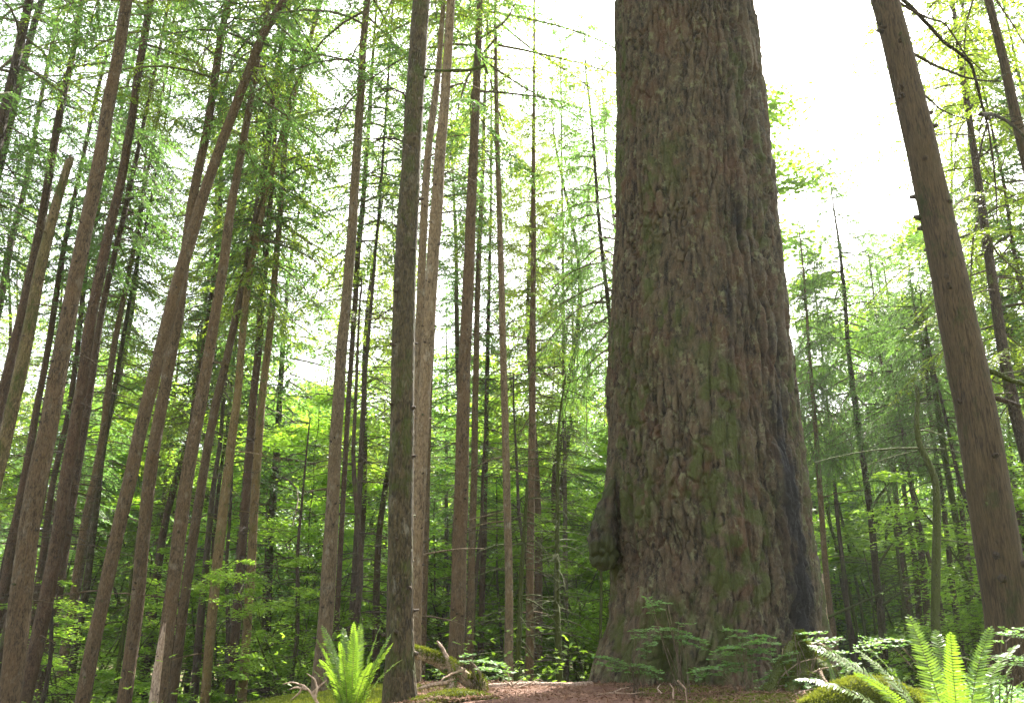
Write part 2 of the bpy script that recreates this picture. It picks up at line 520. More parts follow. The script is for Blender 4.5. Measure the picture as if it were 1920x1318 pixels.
CR = {
 'a': make_crown('crown', 1, 17, 3.6, 125, 'needle', leaf=.14, wid=.060),
 'b': make_crown('crown', 2, 17, 3.9, 105, 'needle_warm', hang=.5, keep=.85, leaf=.14, wid=.060),
 'c': make_crown('crown', 3, 18, 3.1, 135, 'needle', hang=.25, droop=.25, leaf=.14, wid=.060),
 'd': make_crown('crown', 4, 16, 4.2, 110, 'needle_cool', hang=.6, droop=.45, leaf=.14, wid=.060),
 'e': make_crown('crown', 5, 15, 4.0, 56, 'needle', hang=.5, keep=.85, leaf=.095, wid=.041, step=.042, ntw=28),
 'f': make_crown('crown', 6, 15, 3.8, 52, 'needle_warm', hang=.5, keep=.85, leaf=.095, wid=.041, step=.042, ntw=28),
 'far': make_crown('crown', 7, 17, 3.6, 110, 'needle', leaf=.26, wid=.11, step=.11, ntw=17, hang=.4),
 'farw': make_crown('crown', 9, 17, 3.9, 110, 'needle_cool', leaf=.26, wid=.11, step=.11, ntw=17, hang=.5),
 'cedar': make_crown('crown', 8, 9, 3.1, 95, 'needle_cool', hang=.75, droop=.5, keep=.95, leaf=.08, wid=.032, step=.036, ntw=34, prof=.7, bottom=.5),
}
CRH = {'a': 17, 'b': 17, 'c': 18, 'd': 16, 'e': 15, 'f': 15, 'cedar': 9, 'far': 17, 'farw': 17}

def add_crown(parent, key, base, height, width=1.0, rz=0.0, lean=(0, 0)):
    o = bpy.data.objects.new('crown', CR[key]); COL.objects.link(o); o.parent = parent
    s = height / CRH[key]
    o.location = base; o.scale = (s * width, s * width, s)
    o.rotation_mode = 'ZYX'
    o.rotation_euler = (lean[1], lean[0], rz)
    return o

# dead side twigs drawn into the trunk mesh
def dead_twigs(mb, P, Rr, rng, n, lmin, lmax, zmin=0, zmax=1, mi=0, thick=0.008, droop=0.25, azc=None):
    """n bare twigs between the fractions zmin..zmax of the polyline"""
    k = np.linspace(0, 1, len(P))
    for _ in range(n):
        f = rng.uniform(zmin, zmax)
        p = np.array([np.interp(f, k, P[:, j]) for j in range(3)]); r = np.interp(f, k, Rr)
        az = rng.uniform(0, 2 * np.pi) if azc is None else azc + rng.normal(0, .6)
        L = rng.uniform(lmin, lmax)
        d = np.array((math.cos(az), math.sin(az), 0))
        s = np.linspace(0, 1, 6)
        up = rng.uniform(-.15, .25)
        side = np.array((-d[1], d[0], 0)) * rng.normal(0, .12)
        pts = p + d * r * .7 + np.outer(s * L, d) + np.outer(s * s * L, side) + np.outer(up * s * L - droop * rng.uniform(.3, 1.3) * s * s * L, (0, 0, 1))
        tk = thick * rng.uniform(.7, 1.5)
        mb.tube(pts, np.linspace(tk, tk * .25, 6), 4, mi, cap=False)
        for _k in range(int(L / .28)):
            q = rng.uniform(.25, .95); b = np.array([np.interp(q, s, pts[:, j]) for j in range(3)])
            a2 = az + rng.choice((-1, 1)) * rng.uniform(.5, 1.1); l2 = L * rng.uniform(.1, .35) * (1.1 - q)+.05
            e = b + np.array((math.cos(a2) * l2, math.sin(a2) * l2, rng.uniform(-.35, .1) * l2))
            mb.tube(np.stack([b, (b + e) / 2 + (0, 0, .02 * l2), e]), (tk * .4, tk * .3, tk * .15), 3, mi, cap=False)

def knots(mb, P, Rr, rng, n, mi=0):
    k = np.linspace(0, 1, len(P))
    for _ in range(n):
        f = rng.uniform(0, 1)
        p = np.array([np.interp(f, k, P[:, j]) for j in range(3)]); r = np.interp(f, k, Rr)
        az = rng.uniform(0, 2 * np.pi); d = np.array((math.cos(az), math.sin(az), rng.uniform(-.1, .3)))
        l = r * rng.uniform(.15, .45); w = r * rng.uniform(.09, .19)
        mb.tube(np.stack([p + d * r * .8, p + d * (r + l * .3), p + d * (r + l)]), (w * 1.5, w, w * .7), 5, 1)

# ------------------------------------------------------------------ traced trees
# key: (D, material, [(x, y, width) in the photograph, top first], label, options)
T = []
def tree(D, mat, pts, label, **o): T.append((D, mat, pts, label, o))

tree(19, 'bark_dark', [(60,0,19),(33,120,20),(15,200,21),(-2,285,22)], 'dark trunk crossing the top left corner of the forest', crown='e', tw=26)
tree(24, 'bark_dark', [(82,0,14),(70,40,15),(50,110,15),(35,180,15)], 'dark slim trunk just behind the one in the top left corner', crown='a', tw=16)
tree(27, 'bark_far', [(105,60,7),(80,167,9),(67,234,10),(47,334,11),(30,417,12),(20,457,14),(10,523,15),(-2,590,16)], 'greyish far trunk fading behind twigs at the left edge', crown='c', tw=30)
tree(21, 'bark_red', [(153,0,10),(133,117,13),(113,213,16),(97,300,17),(70,440,19),(52,530,20),(30,640,22),(7,733,23)], 'dark straight trunk directly left of the broken mossy snag', crown='e', tw=20)
tree(15, 'bark_snag', [(136,292,15),(120,350,18),(103,417,20),(97,440,23),(73,540,25),(57,627,26),(37,714,27),(20,790,27),(3,880,28)], 'broken mossy snag with snapped top, no crown, far left', broken=True, tw=3)
tree(14, 'bark', [(234,0,24),(220,100,24),(200,187,26),(185,284,28),(167,367,30),(154,440,30),(134,540,32),(117,640,35),(100,724,37),(88,807,38),(72,878,40),(55,978,42),(43,1078,45),(30,1178,47),(15,1295,47)], 'thick brown trunk with sunlit right edge, stoutest on the left side', crown='e', tw=6, thick=1)
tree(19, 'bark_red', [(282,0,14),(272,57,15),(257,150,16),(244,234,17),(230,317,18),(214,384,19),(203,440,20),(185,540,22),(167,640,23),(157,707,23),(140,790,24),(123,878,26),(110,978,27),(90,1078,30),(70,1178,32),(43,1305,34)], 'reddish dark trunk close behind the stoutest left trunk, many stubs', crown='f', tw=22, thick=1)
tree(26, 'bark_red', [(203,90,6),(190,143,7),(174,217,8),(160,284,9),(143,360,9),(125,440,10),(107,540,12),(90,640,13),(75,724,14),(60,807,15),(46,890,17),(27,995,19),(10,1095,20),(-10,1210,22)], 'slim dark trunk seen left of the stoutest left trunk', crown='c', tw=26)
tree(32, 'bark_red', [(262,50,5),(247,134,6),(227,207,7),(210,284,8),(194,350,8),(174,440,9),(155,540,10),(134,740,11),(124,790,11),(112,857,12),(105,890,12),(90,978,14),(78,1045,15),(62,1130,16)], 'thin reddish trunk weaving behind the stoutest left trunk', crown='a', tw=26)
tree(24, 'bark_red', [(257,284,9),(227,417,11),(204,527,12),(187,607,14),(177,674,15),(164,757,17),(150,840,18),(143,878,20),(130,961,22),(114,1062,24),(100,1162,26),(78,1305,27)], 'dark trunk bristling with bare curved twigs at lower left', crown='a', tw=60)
tree(27, 'bark', [(262,400,8),(249,460,8),(234,540,10),(220,624,12),(207,707,13),(194,790,14),(179,874,15),(160,961,15),(144,1078,17),(130,1178,19),(108,1312,20)], 'slim trunk with sunlit lower stem beside the mossy green one', crown='c', tw=40)
tree(28, 'bark_moss', [(262,480,6),(249,540,7),(237,607,8),(224,674,9),(210,757,10),(197,840,11),(191,878,12),(184,945,13),(170,1012,14),(159,1112,15),(140,1212,17),(127,1312,18)], 'slim mossy green trunk left of the long leaning trunk', crown='b', tw=40)
tree(17.5, 'bark', [(534,0,14),(501,50,16),(474,110,17),(444,187,18),(411,267,20),(384,350,21),(358,440,24),(334,523,26),(314,597,26),(294,674,26),(277,740,27),(257,814,27),(245,878,28),(222,978,28),(204,1062,28),(187,1145,29),(167,1228,30),(154,1312,31)], 'long brown trunk leaning strongly right, crossing others near the top', crown='e', tw=6, thick=1)
tree(19, 'bark', [(426,0,14),(412,67,15),(397,167,16),(384,250,17),(370,317,18),(354,400,19),(345,480,20),(337,564,21),(324,640,22),(310,724,23),(297,807,25),(286,878,26),(272,978,26),(260,1078,27),(247,1178,28),(232,1305,30)], 'brown trunk crossed by the long leaning one, just right of it low down', crown='f', tw=10, thick=1)
tree(19, 'bark', [(504,0,9),(492,60,10),(481,127,11),(467,200,13),(451,284,15),(434,367,17),(425,440,19),(411,540,20),(394,640,22),(381,724,24),(367,807,25),(353,878,27),(337,978,28),(324,1078,28),(310,1178,29),(297,1305,30)], 'brown trunk dotted with dark knots behind the short splintered stump', crown='e', tw=12, thick=1)
tree(23, 'bark', [(542,0,9),(531,67,10),(517,160,11),(507,250,12),(497,317,13),(484,400,14),(471,450,14),(461,507,14),(441,590,15),(427,674,15),(411,740,17),(397,807,18),(385,878,18),(370,978,19),(355,1078,20),(340,1178,20),(324,1305,20)], 'smooth slim trunk immediately right of the knotty brown trunk', crown='c', tw=12)
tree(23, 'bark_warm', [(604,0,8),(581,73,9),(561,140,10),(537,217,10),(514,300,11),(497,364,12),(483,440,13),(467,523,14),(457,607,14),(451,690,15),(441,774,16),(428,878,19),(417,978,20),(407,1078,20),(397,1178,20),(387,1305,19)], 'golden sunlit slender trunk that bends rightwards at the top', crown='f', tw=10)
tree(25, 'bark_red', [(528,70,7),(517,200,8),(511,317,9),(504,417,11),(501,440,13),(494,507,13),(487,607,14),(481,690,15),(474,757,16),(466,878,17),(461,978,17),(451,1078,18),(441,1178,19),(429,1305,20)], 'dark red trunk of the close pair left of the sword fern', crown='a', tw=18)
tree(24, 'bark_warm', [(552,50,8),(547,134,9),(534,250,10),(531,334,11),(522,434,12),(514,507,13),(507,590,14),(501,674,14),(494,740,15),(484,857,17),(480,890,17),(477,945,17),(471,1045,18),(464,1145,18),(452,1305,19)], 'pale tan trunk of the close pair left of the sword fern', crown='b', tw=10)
tree(36, 'bark_red', [(414,317,5),(407,417,6),(401,440,7),(391,523,7),(384,590,8),(376,657,9),(367,717,9),(345,920,10),(329,1145,11),(320,1212,11),(310,1295,12)], 'very thin reddish stem peeping out behind the knotty brown trunk', crown='c', tw=26)
tree(30, 'bark_dark', [(430,650,7),(417,790,8),(411,857,9),(402,878,10),(394,978,12),(386,1078,14),(374,1178,16),(364,1305,16)], 'dark slim trunk left of the golden sunlit one, low down', crown='a', tw=24)
tree(34, 'bark_dark', [(428,780,6),(416,878,7),(404,978,8),(397,1078,8),(390,1200,9)], 'thin dark trunk half hidden behind the golden sunlit one', crown='c', tw=50)
tree(16, 'wood_dry', [(303,1186,6),(299,1200,12),(295,1230,15),(290,1265,17),(285,1312,18)], 'short splintered dead stump leaning on the knotty brown trunk', broken=True, tw=0, cat='stump', name='dead_stump')
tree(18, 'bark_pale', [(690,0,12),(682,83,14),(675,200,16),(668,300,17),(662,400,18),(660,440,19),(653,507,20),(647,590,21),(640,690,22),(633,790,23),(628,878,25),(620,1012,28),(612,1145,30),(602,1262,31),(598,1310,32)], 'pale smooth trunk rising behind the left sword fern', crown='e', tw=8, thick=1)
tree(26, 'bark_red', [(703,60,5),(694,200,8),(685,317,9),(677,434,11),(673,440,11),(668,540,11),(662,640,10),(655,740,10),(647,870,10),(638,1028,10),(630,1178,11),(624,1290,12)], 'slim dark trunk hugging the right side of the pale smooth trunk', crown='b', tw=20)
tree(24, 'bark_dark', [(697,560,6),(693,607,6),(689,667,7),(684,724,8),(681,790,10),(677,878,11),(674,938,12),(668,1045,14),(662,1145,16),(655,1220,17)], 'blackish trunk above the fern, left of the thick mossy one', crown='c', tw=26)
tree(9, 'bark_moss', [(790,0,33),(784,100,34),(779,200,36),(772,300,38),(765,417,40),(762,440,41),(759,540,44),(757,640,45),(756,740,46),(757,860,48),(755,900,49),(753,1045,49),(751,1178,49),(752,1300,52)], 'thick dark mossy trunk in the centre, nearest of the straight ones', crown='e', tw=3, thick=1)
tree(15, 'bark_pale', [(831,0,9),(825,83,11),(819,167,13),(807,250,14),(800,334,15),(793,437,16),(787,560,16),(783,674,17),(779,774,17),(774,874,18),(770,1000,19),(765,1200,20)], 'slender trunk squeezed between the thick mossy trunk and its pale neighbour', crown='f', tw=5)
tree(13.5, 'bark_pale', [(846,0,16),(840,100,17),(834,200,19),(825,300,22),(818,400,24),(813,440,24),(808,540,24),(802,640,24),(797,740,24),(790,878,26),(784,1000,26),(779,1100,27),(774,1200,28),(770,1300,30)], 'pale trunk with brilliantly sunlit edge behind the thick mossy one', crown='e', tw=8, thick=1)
tree(24, 'bark', [(812,640,7),(807,740,8),(802,878,10),(799,1012,12),(794,1145,14),(789,1295,16)], 'thin brown trunk rising behind the mossy fallen log', crown='a', tw=16)
tree(18, 'bark', [(900,0,12),(897,100,14),(892,200,16),(887,300,18),(882,417,20),(881,440,20),(879,540,22),(874,640,23),(870,740,25),(867,857,26),(865,878,27),(862,1012,28),(859,1128,29),(855,1228,31)], 'knobbly brown trunk with short broken twigs behind the log', crown='e', tw=12, thick=1)
tree(25, 'bark', [(912,100,5),(907,250,7),(904,350,8),(900,434,9),(897,500,10),(895,574,11),(893,674,12),(890,774,12),(889,874,13),(885,1012,14),(882,1145,15),(879,1245,16)], 'thinner trunk touching the right side of the knobbly brown one', crown='b', tw=16)
tree(30, 'bark_red', [(921,200,4),(920,417,5),(918,500,6),(916,574,7),(914,674,8),(912,774,9),(910,874,10),(907,1012,11),(904,1112,12),(901,1262,13)], 'crooked dark stem third in the group right of the log', crown='c', tw=26)
tree(19, 'bark_pale', [(928,0,6),(930,117,7),(931,217,9),(934,317,10),(938,434,11),(941,574,13),(944,674,13),(947,774,14),(949,874,14),(953,1012,15),(955,1145,16),(953,1279,18)], 'straight pale slender trunk with lit side, leaning slightly left upward', crown='f', tw=12)
tree(21, 'bark', [(1001,150,5),(1001,260,7),(1000,334,8),(1000,434,10),(1000,500,10),(999,607,12),(998,740,13),(997,874,14),(994,1045,15),(993,1178,16),(992,1279,17)], 'straight brown trunk standing alone, last before the giant', crown='b', tw=18, cbase=8.5, ch=8, cw=.65)
tree(22, 'bark_dark', [(1096,120,3),(1109,227,5),(1116,317,6),(1124,417,7),(1134,507,8),(1142,574,8),(1152,680,9)], 'small dark leaning tree disappearing behind the giant on its left', crown='cedar', tw=16, cbase=7.5, ch=11.0, cw=.75, top_end=True)
tree(30, 'bark_far', [(1059,930,8),(1060,978,9),(1060,1078,10),(1061,1279,12)], 'greyish trunk with bare side twigs left of the giant', crown='a', tw=40)
tree(20, 'bark_verymoss', [(990,900,5),(982,1000,7),(977,1078,9),(969,1279,12)], 'low moss covered stem between the last two straight trunks', broken=True, tw=60, droop=.7)
tree(26, 'bark_verymoss', [(1124,1000,4),(1127,1095,6),(1125,1200,6),(1123,1270,7)], 'mossy sapling beside the foot of the giant on its left', broken=True, tw=40, droop=.6)
# right side
tree(10, 'bark_cedar', [(1666,0,57),(1692,100,57),(1713,200,61),(1733,300,65),(1756,410,67),(1763,440,69),(1782,540,75),(1801,640,76),(1821,740,82),(1843,878,88),(1860,978,90),(1878,1078,94),(1895,1162,99),(1913,1262,107)], 'big brown cedar trunk with fibrous bark on the right', crown='e', tw=0, thick=2, cbase=12)
tree(13, 'bark_cedar', [(1852,0,17),(1877,100,19),(1897,200,22),(1914,270,24),(1930,330,26)], 'mossy smaller trunk cutting the top right corner', crown='f', tw=6, thick=1, cbase=11)
tree(24, 'bark_red', [(1848,200,5),(1861,267,6),(1880,350,7),(1899,440,8),(1920,547,9)], 'thin trunk far right between the cedar and the frame edge', crown='b', tw=26, cbase=9)
tree(24, 'bark_moss', [(1567,420,4),(1577,507,6),(1584,574,8),(1592,657,9),(1600,724,10),(1607,774,11),(1619,874,13),(1630,945,13),(1640,1045,14),(1652,1145,15),(1664,1272,16)], 'slim young cedar with feathery drooping crown right of the giant', crown='cedar', tw=26, cbase=5.8, ch=9.2, cw=.75, top_end=True)
tree(22, 'bark_moss', [(1716,590,5),(1732,640,8),(1737,707,9),(1745,790,9),(1755,874,9),(1764,911,10),(1774,995,10),(1785,1078,12),(1799,1195,13)], 'second young cedar with dark heavy crown close to the big trunk', crown='cedar', tw=22, cbase=4.6, ch=6.8, cw=1.05, top_end=True)
tree(20, 'bark_verymoss', [(1735,640,7),(1749,724,10),(1760,807,12),(1774,895,13),(1787,961,13),(1804,1062,14),(1817,1145,17),(1827,1195,17)], 'dark moss draped trunk next to the big cedar trunk', crown='cedar', tw=30, cbase=4.6, ch=4.9, cw=.9, top_end=True)
tree(14, 'bark_verymoss', [(1724,735,8),(1719,790,11),(1724,834,13),(1742,869,14),(1755,900,15),(1757,961,16),(1754,1045,18),(1749,1162,18)], 'moss covered trunk with an S bend behind the right fern', broken=True, tw=8, droop=.4)
tree(24, 'bark', [(1512,600,5),(1520,714,7),(1528,807,9),(1532,878,11),(1538,961,11),(1548,1062,12),(1562,1162,12),(1575,1245,12)], 'plain thin trunk first to the right of the giant', crown='cedar', tw=20, H=12.5, cbase=5.5, ch=7.4, cw=.6)
tree(30, 'bark_dark', [(1560,850,6),(1567,961,8),(1577,1045,9),(1588,1145,11),(1603,1262,12)], 'dark twiggy stem left of the slim young cedar', crown='cedar', tw=40, H=14, cbase=6, ch=8.4, cw=.6)
tree(30, 'bark_red', [(1660,760,7),(1677,911,10),(1689,1045,13),(1699,1128,15),(1710,1212,14)], 'reddish trunk first of three right of the slim young cedar', crown='cedar', tw=14, H=15, cbase=7, ch=8.4, cw=.6)
tree(34, 'bark_red', [(1680,790,7),(1694,911,8),(1710,1028,11),(1720,1112,13),(1725,1172,13)], 'reddish trunk middle of three right of the slim young cedar', crown='c', tw=14, H=17, cbase=7, ch=10.4, cw=.6)
tree(32, 'bark_red', [(1695,800,9),(1710,911,11),(1727,1045,13),(1734,1112,15),(1738,1160,15)], 'reddish trunk last of three right of the slim young cedar', crown='cedar', tw=14, H=16, cbase=7, ch=9.4, cw=.6)
tree(28, 'bark_red', [(1800,900,9),(1814,1012,11),(1830,1145,14)], 'dim reddish trunk tucked against the big cedar, low down', crown='a', tw=14, H=13, cbase=6, ch=7.4, cw=1.0)
tree(20, 'wood_dry', [(1541,1075,12),(1543,1110,17),(1546,1160,19),(1550,1200,20)], 'brown broken stump beside the giant base on its right', broken=True, tw=0, cat='stump', name='dead_stump')

tree_xs = []
for ti, (D, mat, pts, label, o) in enumerate(T):
    rng = np.random.default_rng(100 + ti)
    P = []; Rr = []
    for (x, y, w) in pts:
        p, t = at(x, y, D); P.append(p); Rr.append(w * .5 / FPX * t * D / math.hypot(D, p[0]) * .97)
    P = np.array(P[::-1]); Rr = np.array(Rr[::-1])          # bottom first
    # extend to the ground
    d = (P[min(5, len(P) - 1)] - P[0]); d = d / max(d[2], .01)
    lean = min(max(d[0], -.25), .25)
    gz = gh(P[0][0], D) - .25
    if P[0][2] > gz:
        nseg = max(1, int((P[0][2] - gz) / .8)); zz = np.linspace(gz, P[0][2], nseg + 1)[:-1]
        ext = np.stack([P[0][0] + lean * (zz - P[0][2]), np.full(len(zz), D) + 0 * zz, zz], -1)
        er = Rr[0] * (1 + .10 * (P[0][2] - zz) / 4)
        P = np.vstack([ext, P]); Rr = np.r_[er, Rr]
    # extend to the top
    broken = o.get('broken')
    if not broken and not o.get('top_end'):
        top = o.get('H', rng.uniform(25, 30) if D < 30 else rng.uniform(24, 28))
        d2 = (P[-1] - P[-4]); d2 = d2 / max(d2[2], .01)
        zz = np.arange(P[-1][2] + 1.0, top, 1.0)
        if len(zz):
            q = (zz - P[-1][2]) / max(top - P[-1][2], .1)
            ext = np.stack([P[-1][0] + min(max(d2[0], -.3), .3) * (zz - P[-1][2]) * (1 - .4 * q), np.full(len(zz), D * 1.0), zz], -1)
            P = np.vstack([P, ext]); Rr = np.r_[Rr, Rr[-1] * (1 - q) + .02 * q]
    elif o.get('top_end'):
        top = P[-1][2] + 1.6
        ext = np.array([[P[-1][0], D, P[-1][2] + .8], [P[-1][0] + .05, D, top]])
        P = np.vstack([P, ext]); Rr = np.r_[Rr, Rr[-1] * .6, .01]
    else:
        top = P[-1][2]
    # resample finely
    s = np.r_[0, np.cumsum(np.linalg.norm(np.diff(P, axis=0), axis=1))]
    n = int(s[-1] / (.07 if 'S bend' in label else .22 if o.get('thick') else .35)) + 4
    q = np.linspace(0, s[-1], n)
    Pf = np.stack([np.interp(q, s, P[:, j]) for j in range(3)], -1); Rf = np.interp(q, s, Rr)
    k = 5
    if n > 12:
        ker = np.ones(k) / k
        for j in range(3):
            pad = np.r_[[Pf[0, j]] * (k // 2), Pf[:, j], [Pf[-1, j]] * (k // 2)]
            Pf[:, j] = np.convolve(pad, ker, 'valid')
        pad = np.r_[[Rf[0]] * 2, Rf, [Rf[-1]] * 2]; Rf = np.convolve(pad, ker, 'valid')
    wob = .22 * Rf.mean()
    Pf[:, 1] += (vnoise(q * .3, q * 0, q * 0 + ti, 4) - .5) * .25
    Pf[:, 0] += (vnoise(q * .9, q * 0 + 3, q * 0 + ti, 4) - .5) * wob
    if D < 23 and not broken:  # root flare
        Rf = Rf * (1 + .35 * np.exp(-((Pf[:, 2] - Pf[0, 2] - .2).clip(0)) / .35))
    base = Pf[0].copy(); base[2] = gh(base[0], base[1])
    L = Pf - base
    root = empty(o.get('name', 'conifer_tree'), base, label, o.get('cat', 'tree'), None if broken else 'straight conifers of the stand')
    th = o.get('thick', 0)
    mb = MB()
    sides = 40 if th == 2 else (26 if th else 14)
    if broken:
        v, f = tube(L, Rf, sides, .14, ti)
        vv = v.reshape(-1, sides, 3)
        topz = L[-1, 2]
        for r_ in (-1, -2, -3):                              # splintered top
            vv[r_, :, 2] += rng.uniform(-.02, .22, sides) * (1 if r_ == -2 else .6)
        mb.add(v, f)
    else:
        mb.tube(L, Rf, sides, 0, .10 if th else .07, ti)
    vis = min(1.0, 16.0 / max(top, 1))
    knots(mb, L[:max(4, int(len(L) * vis))], Rf[:max(4, int(len(L) * vis))], rng, 75 if th else 40)
    if o.get('tw', 0):
        nv = max(4, int(len(L) * vis))
        dead_twigs(mb, L[:nv], Rf[:nv], rng, o['tw'], .3 if th else .5, 1.3 if th else 2.1, .08, 1, 0, .013, o.get('droop', .25))
    mb.build('trunk', [M[mat], M['bark_dark']], root, smooth=True)
    ck = o.get('crown')
    if ck and not broken:
        cb = o.get('cbase', rng.uniform(11.0, 13.5) if D < 22 else rng.uniform(9.0, 12.0))
        hgt = o.get('ch', max(top - cb, 5) + .4)
        xk = np.interp(cb, Pf[:, 2], Pf[:, 0]); xt = np.interp(cb + hgt, Pf[:, 2], Pf[:, 0])
        yk = np.interp(cb, Pf[:, 2], Pf[:, 1])
        add_crown(root, ck, (xk - base[0], yk - base[1], cb - base[2]), hgt, o.get('cw', .95 if D < 22 else .7) * (CRH[ck] / hgt) ** .3, rng.uniform(0, 6.28), (math.atan2(xt - xk, hgt), 0))
    tree_xs.append((D, float(base[0])))

# limbs of the big cedar (children of its root)
cedar_root = [o for o in COL.objects if o.get('label', '').startswith('big brown cedar')][0]
def limb(root, D0, pts, r0, r1, mat='bark_moss', name='branch', twigs=6, seed=0, D1=None):
    D1 = D0 if D1 is None else D1
    P = np.array([at(x, y, D0 + (D1 - D0) * i / max(1, len(pts) - 1))[0] for i, (x, y) in enumerate(pts)]) - np.array(root.location)
    s = np.linspace(0, 1, len(P)); q = np.linspace(0, 1, len(P) * 4)
    P = np.stack([np.interp(q, s, P[:, j]) for j in range(3)], -1)
    for j in range(3):
        P[1:-1, j] = (P[:-2, j] + P[1:-1, j] * 2 + P[2:, j]) / 4
    mb = MB(); rr = np.linspace(r0, r1, len(P))
    mb.tube(P, rr, 9, 0, .15, seed)
    if twigs: dead_twigs(mb, P, rr, np.random.default_rng(seed), twigs, .2, .8, .15, 1, 0, .008, .5)
    return mb.build(name, M[mat], root, smooth=True)
limb(cedar_root, 10.1, [(1672,-15),(1700,5),(1722,28),(1745,52),(1772,82),(1800,100),(1822,122),(1832,160),(1842,200),(1850,228)], .030, .018, 'bark_moss', twigs=16, seed=1, D1=11.5)
limb(cedar_root, 10.1, [(1696,92),(1722,106),(1750,122),(1775,132),(1810,146),(1845,152),(1876,153)], .024, .010, 'bark_moss', twigs=9, seed=2, D1=11)
limb(cedar_root, 10.1, [(1672,-5),(1700,15),(1740,35),(1770,42),(1790,70),(1810,105),(1850,140)], .020, .008, 'bark_dark', twigs=9, seed=3, D1=11)
limb(cedar_root, 10.1, [(1712,160),(1742,186),(1762,205),(1790,218),(1835,228)], .017, .006, 'bark_dark', twigs=7, seed=4, D1=10.6)
limb(cedar_root, 10.1, [(1815,684),(1850,694),(1870,700),(1892,712),(1925,722)], .040, .028, 'bark_verymoss', twigs=2, seed=5, D1=10.2)
limb(cedar_root, 10.1, [(1825,735),(1862,745),(1885,752),(1900,757),(1912,762)], .035, .026, 'bark_dark', twigs=2, seed=6, D1=10.2)
limb(cedar_root, 10.1, [(1838,215),(1860,214),(1885,225),(1905,240),(1925,262)], .028, .020, 'bark_moss', twigs=12, seed=7, D1=12)
corner = [o for o in COL.objects if o.get('label', '').startswith('mossy smaller trunk')][0]
limb(corner, 12.8, [(1852,232),(1842,262),(1835,300),(1830,350),(1826,380)], .02, .008, 'bark_dark', twigs=5, seed=8)
limb(corner, 12.8, [(1852,232),(1862,300),(1868,360),(1870,420)], .02, .008, 'bark_dark', twigs=5, seed=9)

mossy_centre = [o for o in COL.objects if o.get('label', '').startswith('thick dark mossy trunk')][0]
limb(mossy_centre, 9.0, [(792,130),(830,133),(860,134),(885,131),(908,124)], .012, .022, 'bark_verymoss', twigs=2, seed=11)
limb(mossy_centre, 9.0, [(770,190),(755,175),(735,165),(715,168)], .014, .006, 'bark_dark', twigs=4, seed=12)
limb(mossy_centre, 9.0, [(765,268),(745,262),(720,258),(700,266)], .012, .006, 'bark_dark', twigs=3, seed=13)

# mossy arched branches reaching right of the giant tree
young = [o for o in COL.objects if o.get('label', '').startswith('slim young cedar')][0]
for i, pl in enumerate(([(1647,1060),(1670,1020),(1700,1000),(1718,985)], [(1545,1160),(1590,1140),(1640,1118),(1700,1085),(1745,1060)], [(1635,950),(1655,920),(1680,895),(1700,875),(1715,870)],
                        [(1655,1135),(1690,1108),(1718,1085),(1735,1050)], [(1640,980),(1680,985),(1710,988),(1750,982)], [(1626,890),(1655,885),(1700,892),(1745,892)])):
    limb(young, 23.8, pl, .040, .017, 'bark_verymoss', twigs=4, seed=20 + i)

# ------------------------------------------------------------------ the giant tree
BTD = 13.2
prof_px = [(-300,1170,1384),(-150,1162,1396),(0,1155,1407),(100,1156,1417),(200,1157,1429),(300,1156,1439),(367,1156,1448),(440,1155,1455),(540,1149,1465),(640,1144,1476),(740,1139,1487),(807,1139,1493),(874,1134,1506),(945,1133,1515),(1001,1136,1525),(1045,1142,1530),(1112,1146,1535),(1162,1142,1533),(1210,1128,1537),(1260,1113,1543),(1290,1104,1552),(1330,1092,1566)]
zz = []; cc = []; rr = []
for (y, xl, xr) in prof_px:
    (pl, t1), (pr, t2) = at(xl, y, BTD), at(xr, y, BTD)
    zz.append((pl[2] + pr[2]) / 2); cc.append((pl[0] + pr[0]) / 2)
    hw_ = (pr[0] - pl[0]) / 2; rr.append(hw_ * BTD / math.hypot(BTD, hw_))
zz = np.array(zz[::-1]); cc = np.array(cc[::-1]); rr = np.array(rr[::-1])
gx = float(cc[1]); gz0 = gh(gx, BTD)
z_hi = 31.0
rows = np.concatenate([np.linspace(gz0 - .4, 16.5, 1150), np.linspace(16.55, z_hi, 120)])
cen = np.interp(rows, zz, cc); rad = np.interp(rows, zz, rr)
above = rows > zz[-1]
slope = (rr[-1] - rr[-4]) / (zz[-1] - zz[-4]); cs = (cc[-1] - cc[-4]) / (zz[-1] - zz[-4])
rad[above] = np.maximum(rr[-1] + slope * (rows[above] - zz[-1]), .35); cen[above] = cc[-1] + cs * (rows[above] - zz[-1]) * .6
NS = 900
th = np.linspace(0, 2 * np.pi, NS, endpoint=False)
# denser rings towards the viewer's side (theta = -90 deg is towards the camera)
th = th + 0.45 * np.sin(th + np.pi / 2 - np.pi) * -1 * 0 + 0
A, ZR = np.meshgrid(th, rows)
CX, RD = cen[:, None], rad[:, None]
ca, sa = np.cos(A), np.sin(A)
px3, py3 = ca * 1.35, sa * 1.35           # constant-radius sampling cylinder (metres at mid trunk)
warp = (fbm(px3 * 1.6, py3 * 1.6, ZR * .7, 11, 3) - .5)
warp2 = (fbm(px3 * 1.6, py3 * 1.6, ZR * .7, 23, 3) - .5)
right = np.maximum(sstep(-.25, .55, ca), .0)
low = 1 - sstep(1.5, 6.0, ZR)
fr = 6.4
wx_, wy_, wz_ = px3 + warp * .30, py3 + warp2 * .30, ZR + warp * .5
jag = fbm(px3 * 7, py3 * 7, ZR * 5, 201, 3) - .5
wx_ = wx_ + jag * .10; wy_ = wy_ + jag * .10; wz_ = wz_ + jag * .25
f1, f2, cidA = worley(wx_ * 8.6, wy_ * 8.6, wz_ * 1.9, 41)
